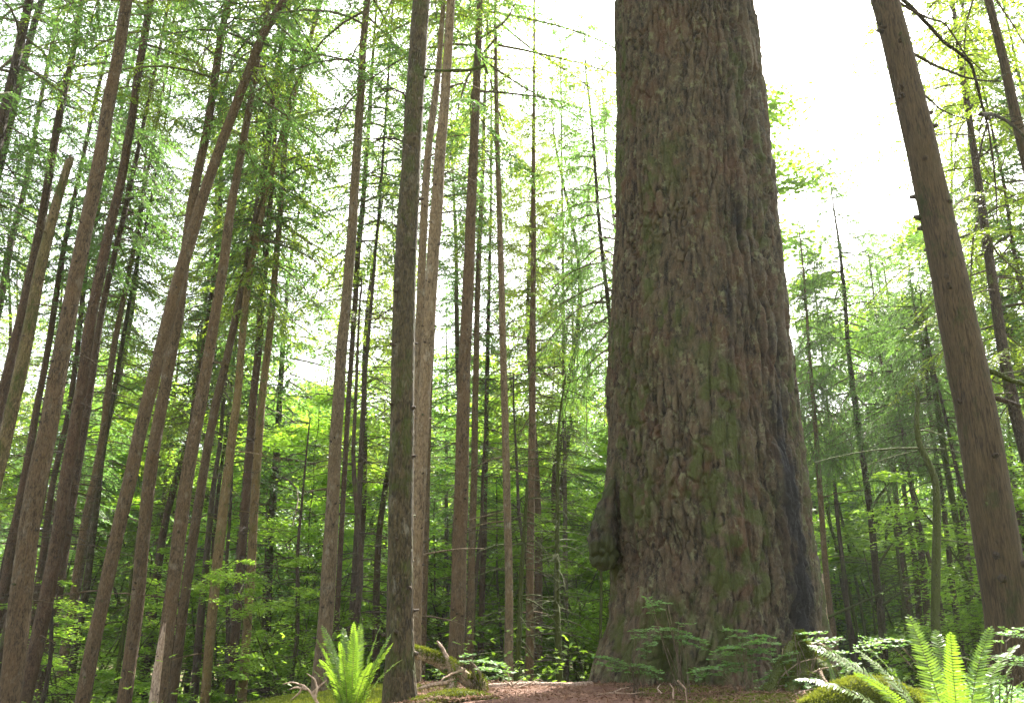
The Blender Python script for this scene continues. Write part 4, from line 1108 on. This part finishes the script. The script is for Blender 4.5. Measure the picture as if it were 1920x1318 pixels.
# ------------------------------------------------------------------ fine leaved shrubs in front of the giant
def shrub(D, tiers, base_px, label, seed, leaf=.046, cat='shrub'):
    """tiers: list of (x0, y, x1, y1): a flat layer of leaves between two photo points, each on its own arching stem"""
    rng = np.random.default_rng(seed)
    bx = at(base_px, 1250, D)[0][0]; bz = gh(bx, D)
    root = empty('huckleberry_shrub', (bx, D, bz), label, cat, 'fine leaved shrubs before the giant')
    st = MB(); lf = MB()
    tiers = list(tiers) + [(x0 + 6, y0 + 13, x1 - 4, y1 + 11, max(4, int(nb * .7))) for (x0, y0, x1, y1, nb) in tiers]
    for (x0, y0, x1, y1, nb) in tiers:
        p0 = at(x0, y0, D + rng.uniform(-.25, .1))[0]; p1 = at(x1, y1, D + rng.uniform(-.35, .2))[0]
        b = np.array((bx + rng.normal(0, .04), D + rng.normal(0, .04), bz - .05))
        first = p0 if abs(p0[0] - bx) < abs(p1[0] - bx) else p1; last = p1 if first is p0 else p0
        q = np.linspace(0, 1, 12)[:, None]
        mid = (b + first) / 2 + np.array((rng.normal(0, .03), 0, .02))
        stem = np.vstack([(1 - q) ** 2 * b + 2 * q * (1 - q) * mid + q ** 2 * first])
        st.tube(stem, np.linspace(.006, .004, 12), 5, 0)
        L = np.linalg.norm(last - first)
        main = (1 - q) * first + q * last + np.array((0, 0, 1)) * (q * (1 - q) * L * .25)
        st.tube(main, np.linspace(.004, .0015, 12), 4, 0, cap=False)
        nb = int(nb * 1.5)
        m0 = norm(last - first)
        side = norm(np.cross(m0, (0, 0, 1.0)))
        for k in range(nb):
            f = (k + rng.uniform(0, .8)) / nb; p = (1 - f) * first + f * last + np.array((0, 0, f * (1 - f) * L * .25))
            sg = 1 if k % 2 else -1
            l2 = L * rng.uniform(.22, .42) * (1.15 - .6 * f)
            d2 = norm(m0 * .7 + side * sg * 1.0 + np.array((0, 0, rng.normal(.05, .12))))
            e = p + d2 * l2
            st.tube(np.stack([p, (p + e) / 2, e]), (.002, .0015, .001), 3, 0, cap=False)
            n = max(5, int(l2 / .010)); t = np.linspace(.08, 1, n)
            c = p + d2 * (t * l2)[:, None]
            a_s = np.where(np.arange(n) % 2 == 0, 1, -1)[:, None]
            s2 = norm(np.cross(d2, (0, 0, 1.0)))
            dl = norm(d2 * .6 + s2 * a_s + rng.normal(0, .22, (n, 3)))
            nn = norm(np.cross(dl, np.array((0, 0, 1.0)) + rng.normal(0, .3, (n, 3))))
            ln = leaf * rng.uniform(.7, 1.25, n)
            lf.quads(leaf_quads(c, dl, nn, ln, ln * .55), 0)
    off = np.array((bx, D, bz))
    for m in (st, lf): m.v = [v - off for v in m.v]
    st.build('stems', M['twig'], root, smooth=True); lf.build('foliage', M['berry'], root)
    return root
shrub(10.2, [(1115,1232,1180,1250,14),(1180,1245,1238,1262,12),(1190,1185,1205,1183,4),(1210,1190,1228,1200,5),(1190,1215,1215,1222,6)], 1188, 'pale leafy sprig at the left foot of the giant', 11)
shrub(10.4, [(1228,1183,1280,1185,9),(1262,1190,1325,1207,12),(1210,1120,1222,1130,4),(1212,1138,1252,1130,7),(1272,1172,1288,1175,3)], 1280, 'taller wispy shrub growing against the middle of the giant', 12)
shrub(9.8, [(1358,1182,1400,1185,8),(1385,1195,1448,1195,12),(1340,1222,1400,1215,10),(1395,1222,1450,1228,12),(1295,1262,1350,1250,11),(1350,1250,1420,1248,12),(1375,1210,1455,1208,10)], 1400, 'widest leafy shrub right of centre before the giant', 13)
shrub(10.0, [(1450,1240,1500,1222,8),(1440,1262,1490,1258,8),(1530,1205,1570,1200,8),(1490,1190,1545,1188,7),(1530,1230,1590,1225,9),(1560,1250,1610,1245,8),(1480,1280,1540,1275,9)], 1500, 'small shrub sprouting from the mossy stump', 14)
shrub(10.8, [(865,1232,885,1226,5),(880,1240,950,1250,12),(900,1258,960,1262,10),(820,1258,865,1265,8)], 905, 'seedling with yellow green leaves beside the mossy log', 15)
shrub(10.0, [(1420,1278,1460,1262,7),(1470,1290,1520,1275,8),(1400,1300,1440,1290,7)], 1440, 'lowest sprig on the moss at the foot of the stump', 16)
shrub(6.6, [(1880,1190,1930,1180,8),(1850,1235,1930,1240,12),(1830,1280,1900,1270,12),(1620,1215,1680,1200,8)], 1850, 'leafy shrub crowding the base of the big cedar trunk', 17, .034)

# ------------------------------------------------------------------ logs, stump, roots, moss
def surf_tufts(v, nrm, rng, n, ln, mi=0, spread=.5):
    i = rng.integers(0, len(v) - 1, n); w1 = rng.uniform(0, 1, (n, 1))
    far_ = np.linalg.norm(v[i + 1] - v[i], axis=1, keepdims=True) > .12
    p = v[i] + np.where(far_, 0, (v[i + 1] - v[i]) * w1) + rng.normal(0, .02, (n, 3)) * (1 - np.abs(nrm[i]) * .8) + rng.normal(0, ln * .3, (n, 3)); d = norm(nrm[i] + rng.normal(0, spread, (n, 3)))
    s = norm(np.cross(d, rng.normal(0, 1, (n, 3))))
    l = ln * rng.uniform(.5, 1.3, n)
    return leaf_quads(p, d, s, l, l * .35)

def log_piece(name, pts, radii, mat, label, cat, mossy=.6, seed=0, sides=22, tuft=.02, ntuft=6000, group=None, extra=None):
    """pts: world points"""
    rng = np.random.default_rng(seed)
    P = np.array(pts, float); base = P.mean(0)
    s = np.r_[0, np.cumsum(np.linalg.norm(np.diff(P, axis=0), axis=1))]
    q = np.linspace(0, s[-1], max(12, int(s[-1] / .05)))
    Pf = np.stack([np.interp(q, s, P[:, j]) for j in range(3)], -1); Rf = np.interp(q, s, radii)
    for _ in range(3):
        Pf[1:-1] = (Pf[:-2] + 2 * Pf[1:-1] + Pf[2:]) / 4
    Rf = Rf * (1 + .25 * (fbm(q * 3, q * 0, q * 0, seed, 3) - .5))
    base[2] = Pf[:, 2].min()
    root = empty(name, base, label, cat, group)
    v, f = tube(Pf - base, Rf, sides, .22, seed)
    nz = fbm(v[:, 0] * 14, v[:, 1] * 14, v[:, 2] * 14, seed, 3) - .5
    c = np.repeat(np.vstack([Pf[:1], Pf, Pf[-1:]]) - base, sides, 0); nr = norm(v - c)
    v = v + nr * (nz * .25 * Rf.mean())[:, None]
    mb = MB(); mb.add(v, f); mb.build('wood', M[mat], root, smooth=True)
    if ntuft:
        keep = (nr[:, 2] > -.1) & (fbm(v[:, 0] * 4, v[:, 1] * 4, v[:, 2] * 4, seed + 3, 3) > .62 - mossy * .3)
        if keep.sum() > 10:
            t = MB(); t.quads(surf_tufts(v[keep], nr[keep], rng, ntuft, tuft))
            t.build('moss', M['moss'], root)
    return root

def W(x, y, D): return at(x, y, D)[0]
# broken mossy log jutting out from behind the thick mossy trunk
lg = log_piece('fallen_log', [W(740,1212,10.6), W(790,1226,10.6), W(815,1235,10.7), W(845,1252,10.8), W(875,1272,10.9), W(900,1295,11.0)], [.055, .065, .07, .085, .09, .08], 'wood_dry',
               'sunlit mossy log jutting from behind the thick mossy trunk', 'log', 1.15, 21, ntuft=11000, tuft=.026)
def add_limb(root, pts, r, mat, seed, name='branch', tuft=0):
    P = np.array(pts) - np.array(root.location); s = np.linspace(0, 1, len(P)); q = np.linspace(0, 1, len(P) * 5)
    P = np.stack([np.interp(q, s, P[:, j]) for j in range(3)], -1)
    P[1:-1] = (P[:-2] + 2 * P[1:-1] + P[2:]) / 4
    L_ = np.linalg.norm(np.diff(P, axis=0), axis=1).sum()
    P = P + (np.stack([fbm(P[:, 0] * 6, P[:, 1] * 6, P[:, 2] * 6, seed + k, 3) for k in range(3)], -1) - .5) * .10 * L_
    R = np.interp(q, s, r)
    v, f = tube(P, R, 14, .55, seed)
    mb = MB(); mb.add(v, f); o = mb.build(name, M[mat], root, smooth=True)
    if tuft:
        c = np.repeat(np.vstack([P[:1], P, P[-1:]]), 14, 0)
        mb2 = MB(); mb2.quads(surf_tufts(v, norm(v - c), np.random.default_rng(seed), tuft, .02)); t = mb2.build('moss', M['moss'], o)
    return o
add_limb(lg, [W(819,1200,10.7), W(826,1210,10.7), W(833,1222,10.7), W(836,1232,10.7), W(838,1252,10.7)], [.010, .02, .022, .035, .04], 'wood_dry', 1, 'branch', 0)
add_limb(lg, [W(841,1240,10.7), W(846,1270,10.7), W(844,1300,10.6)], [.035, .05, .06], 'wood_dry', 2, 'branch', 2500)
add_limb(lg, [W(860,1262,10.8), W(840,1280,10.6), W(800,1285,10.5), W(785,1290,10.4)], [.02, .025, .02, .012], 'wood_dry', 3, 'branch', 0)
add_limb(lg, [W(893,1295,10.9), W(902,1275,10.9), W(898,1258,10.9), W(885,1240,10.9)], [.03, .02, .014, .006], 'wood_dry', 4, 'branch', 0)
add_limb(lg, [W(900,1268,10.9), W(908,1285,10.8), W(905,1305,10.7)], [.02, .035, .045], 'wood_dry', 5, 'branch', 1800)
add_limb(lg, [W(870,1255,10.8), W(848,1262,10.6), W(826,1278,10.4)], [.015, .012, .006], 'wood_dry', 6, 'branch', 0)
# long thin log lying along the crest
log_piece('fallen_log', [W(905,1290,11.6), W(950,1288,11.7), W(1000,1286,11.9), W(1060,1286,12.1), W(1110,1282,12.2)], [.05, .06, .055, .05, .04], 'wood_dry', 'long bare pinkish log lying along the crest of the trail', 'log', .1, 22, ntuft=0)
# mossy log bottom left of centre
log_piece('fallen_log', [W(775,1322,8.8), W(820,1312,9.0), W(860,1306,9.2), W(905,1310,9.3), W(930,1318,9.3)], [.05, .06, .07, .06, .04], 'bark_verymoss', 'low moss cushioned log at the bottom, left of the trail', 'log', 1.2, 23, ntuft=6000)
# mossy stump with roots right of the giant
SD = 10.4
st_base = W(1510, 1300, SD)
stump = log_piece('mossy_stump', [st_base + np.array((.05, 0, -.35)), W(1515,1268,SD), W(1512,1240,SD), W(1503,1212,SD), W(1500,1190,SD)], [.42, .30, .17, .075, .03], 'bark_verymoss', 'knobbly moss covered rotten stump right of the giant', 'stump', 1.3, 24, sides=40, ntuft=20000, tuft=.032)
add_limb(stump, [W(1500,1205,SD), W(1478,1225,SD-.3), W(1462,1250,SD-.5), W(1450,1285,SD-.7), W(1440,1300,SD-.8)], [.030, .035, .045, .05, .04], 'bark_verymoss', 5, 'root', 1800)
add_limb(stump, [W(1525,1235,SD), W(1552,1262,SD-.3), W(1580,1285,SD-.5), W(1612,1302,SD-.6)], [.05, .08, .07, .05], 'bark_verymoss', 6, 'root', 2600)
add_limb(stump, [W(1508,1250,SD-.2), W(1495,1275,SD-.5), W(1480,1300,SD-.8)], [.05, .05, .04], 'bark_verymoss', 7, 'root', 1500)
add_limb(stump, [W(1535,1258,SD-.3), W(1548,1285,SD-.5), W(1538,1305,SD-.8)], [.02, .028, .02], 'wood_dry', 8, 'root', 0)
add_limb(stump, [W(1515,1215,SD), W(1535,1205,SD-.2), W(1560,1222,SD-.4), W(1575,1245,SD-.5)], [.02, .018, .012, .006], 'wood_dry', 9, 'root', 0)

# dark mossy log end, bottom right
log_piece('fallen_log', [W(1520,1330,7.6), W(1570,1310,7.7), W(1620,1304,7.8), W(1665,1306,7.9), W(1705,1322,8.0)], [.08, .12, .15, .15, .11], 'bark_verymoss', 'dark rounded log with bright moss top, bottom right by the fern', 'log', 1.2, 25, sides=34, ntuft=14000, tuft=.022)

# dry twig tangle by the left fern
def dry_twigs(name, D, pls, label, seed, cat='twigs'):
    c = W(pls[0][0][0], pls[0][0][1], D); c[2] = gh(c[0], D)
    mb = MB()
    for pl in pls:
        P = np.array([W(x, y, D) for x, y in pl]) - c
        s = np.linspace(0, 1, len(P)); q = np.linspace(0, 1, len(P) * 3)
        P = np.stack([np.interp(q, s, P[:, j]) for j in range(3)], -1)
        mb.tube(P, np.linspace(.010, .003, len(P)), 6, 0)
    o = mb.build(name, M['wood_dry'], None, smooth=True, loc=c)
    return tag(o, label, cat)
dry_twigs('dry_branch', 6.0, [[(600,1325),(585,1300),(570,1285),(548,1278),(530,1282)], [(590,1310),(595,1290),(590,1272),(575,1262)], [(585,1300),(600,1285),(612,1275)], [(570,1285),(560,1300),(545,1312)], [(578,1292),(556,1288),(542,1292)]], 'dry forked branch with bare twigs left of the sunlit fern', 1, 'branch')
dry_twigs('dry_branch', 10.9, [[(965,1292),(955,1270),(950,1255)], [(960,1285),(975,1275),(990,1278)], [(962,1288),(950,1278),(940,1272)], [(968,1290),(990,1282),(1010,1272),(1020,1278)]], 'small bleached twig spray on the trail crest log', 2, 'branch')
dry_twigs('dry_branch', 10.0, [[(1405,1300),(1440,1288),(1480,1283),(1530,1290)], [(1450,1290),(1470,1262),(1500,1240),(1540,1232)], [(1530,1300),(1560,1282),(1600,1290)], [(1520,1262),(1550,1250),(1570,1262),(1585,1280)], [(1545,1235),(1560,1210),(1580,1195)], [(1480,1270),(1465,1240),(1468,1215)]], 'tangle of bare twigs lying over the mossy stump', 4, 'branch')
dry_twigs('dry_branch', 9.4, [[(1380,1310),(1430,1304),(1480,1308),(1550,1303)], [(1480,1308),(1500,1296),(1530,1290)]], 'pale fallen stick lying on the moss below the mossy stump', 5, 'branch')
dry_twigs('dry_branch', 9.9, [[(1120,1302),(1150,1298),(1185,1300),(1210,1296)], [(1150,1298),(1165,1290),(1180,1288)]], 'reddish broken stick on the trail under the giant', 6, 'branch')
dry_twigs('dry_branch', 8.6, [[(1270,1275),(1285,1290),(1288,1320)], [(1262,1310),(1262,1290),(1255,1280)], [(1240,1300),(1232,1290),(1238,1282)]], 'thin bare sticks standing in the moss before the giant', 3, 'branch')

# moss carpet right of the trail and around the giant's foot
mr_ = np.random.default_rng(31)
mx = mr_.uniform(-3.5, 8.0, 290000); my = mr_.uniform(4.5, 12.6, 290000)
pcx = 0.55 + 0.25 * np.sin(my * .35)
keep = (np.abs(mx - pcx) > 1.2) | ((my > 11.8) & (mx > .6))
keep &= fbm(mx * 1.3, my * 1.3, mx * 0, 61, 3) > .38
mx, my = mx[keep], my[keep]
mz = ground_h(mx, my) + .03 * fbm(mx * 5, my * 5, mx * 0, 9, 3)
pp = np.stack([mx, my, mz], -1); dn = norm(np.array((0, 0, 1.0)) + mr_.normal(0, .5, (len(mx), 3)))
ll = mr_.uniform(.014, .045, len(mx))
mm_ = MB(); mm_.quads(leaf_quads(pp, dn, norm(np.cross(dn, mr_.normal(0, 1, (len(mx), 3)))), ll, ll * .45))
tag(mm_.build('moss_carpet', M['moss']), 'green moss carpet beside the dirt trail', 'moss', kind='stuff')

# litter of needles and chips on the trail
lx = mr_.uniform(-1.2, 3.0, 75000); ly = 12.4 - 9.4 * mr_.uniform(0, 1, 75000) ** 1.3
lz = ground_h(lx, ly) + .05 + .025 * fbm(lx * 6, ly * 6, lx * 0, 44, 2)
pp = np.stack([lx, ly, lz], -1); dn = norm(np.stack([mr_.normal(0, 1, len(lx)), mr_.normal(0, 1, len(lx)), mr_.normal(0, .25, len(lx))], -1))
ll = .012 + .065 * mr_.uniform(0, 1, len(lx)) ** 2.5
lm = MB(); lm.quads(leaf_quads(pp, dn, norm(np.cross(dn, np.array((0, 0, 1.0)) + mr_.normal(0, .3, (len(lx), 3)))), ll, ll * .22))
tag(lm.build('needle_litter', M['litter']), 'brown needle and bark litter scattered over the trail', 'litter', kind='stuff')

# leafy ground cover: behind the crest, left slope and the bottom right corner
def cover(name, n, xr, yr, seed, leaf, h, mat, label, mask=None):
    rng = np.random.default_rng(seed)
    x = rng.uniform(*xr, n); y = rng.uniform(*yr, n)
    k = fbm(x * .5, y * .5, x * 0, seed, 3) > .40
    if mask is not None: k &= mask(x, y)
    x, y = x[k], y[k]; n = len(x)
    z = ground_h(x, y) + h * rng.uniform(.1, 1, n) * (.4 + fbm(x * .9, y * .9, x * 0, 4, 3))
    mb = MB(); c = np.stack([x, y, z], -1); az = rng.uniform(0, 6.28, n)
    for kk in (-1, 0, 1):
        a = az + kk * 1.0
        d = norm(np.stack([np.cos(a), np.sin(a), rng.normal(-.1, .35, n)], -1))
        nn = norm(np.cross(d, np.array((0, 0, 1.0)) + rng.normal(0, .3, (n, 3))))
        l = leaf * rng.uniform(.6, 1.3, n) * np.clip(y / 20, .5, 2.2)
        mb.quads(leaf_quads(c, d, nn, l, l * .5))
    tag(mb.build(name, M[mat]), label, 'ground cover', kind='stuff')
cover('undergrowth', 60000, (-45, 45), (14, 70), 71, .13, 1.1, 'maple', 'leafy green undergrowth covering the forest floor behind the crest')
cover('ground_cover', 30000, (2.6, 8.0), (4.6, 9.0), 72, .12, .36, 'berry', 'low leafy ground cover around the right ferns', lambda x, y: x > 2.55 + (y - 5) * .36)

# the wood beyond: far crowns that read as one mass
fw = np.random.default_rng(91)
fm = MB()
for i in range(120):
    D = fw.uniform(95, 170); px = fw.uniform(-500, 2400); x = at(px, 1199, D)[0][0]; z0 = gh(x, D); H = fw.uniform(16, 25) * (1 if px < 1200 or px > 1750 else .6)
    n = 420
    f = fw.uniform(0, 1, n) ** .9; r = (1 - f) ** .8 * fw.uniform(3.0, 4.6) * fw.uniform(.3, 1, n); a = fw.uniform(0, 6.28, n)
    c = np.stack([x + r * np.cos(a), D + r * np.sin(a), z0 + H * (.02 + .98 * f) - .25 * r], -1)
    for k in range(2):
        a2 = a + fw.normal(0, .6, n)
        d = norm(np.stack([np.cos(a2), np.sin(a2), fw.normal(-.35, .25, n)], -1))
        nn = norm(np.cross(d, np.array((0, 0, 1.0)) + fw.normal(0, .45, (n, 3))))
        l = fw.uniform(.7, 1.7, n)
        fm.quads(leaf_quads(c, d, nn, l, l * .5))
    fm.tube(np.array([[x, D, z0 - 1], [x, D, z0 + H * .5], [x, D, z0 + H]]), (.3, .2, .03), 5, 1)
tag(fm.build('distant_wood', [M['needle_cool'], M['bark_far']]), 'hazy mass of conifers filling the distance', 'wood', kind='stuff')



hz = MB()
x0, x1, y0, y1, z0_, z1_ = -425.0, 425.0, -305.0, 450.0, float(Z.min()) - 1.0, 95.0
c8 = [(x0,y0,z0_),(x1,y0,z0_),(x1,y1,z0_),(x0,y1,z0_),(x0,y0,z1_),(x1,y0,z1_),(x1,y1,z1_),(x0,y1,z1_)]
hz.add(c8, [(0,3,2,1),(4,5,6,7),(0,1,5,4),(1,2,6,5),(2,3,7,6),(3,0,4,7)])
hm, hnt, hout = nmat('haze')
pv = hnt.nodes.new('ShaderNodeVolumePrincipled'); pv.inputs['Color'].default_value = (0.95, 1.0, 0.97, 1); pv.inputs['Density'].default_value = 0.0004
pv.inputs['Anisotropy'].default_value = 0.3
hnt.links.new(pv.outputs[0], hout.inputs['Volume'])
tag(hz.build('haze', hm), kind='stuff')
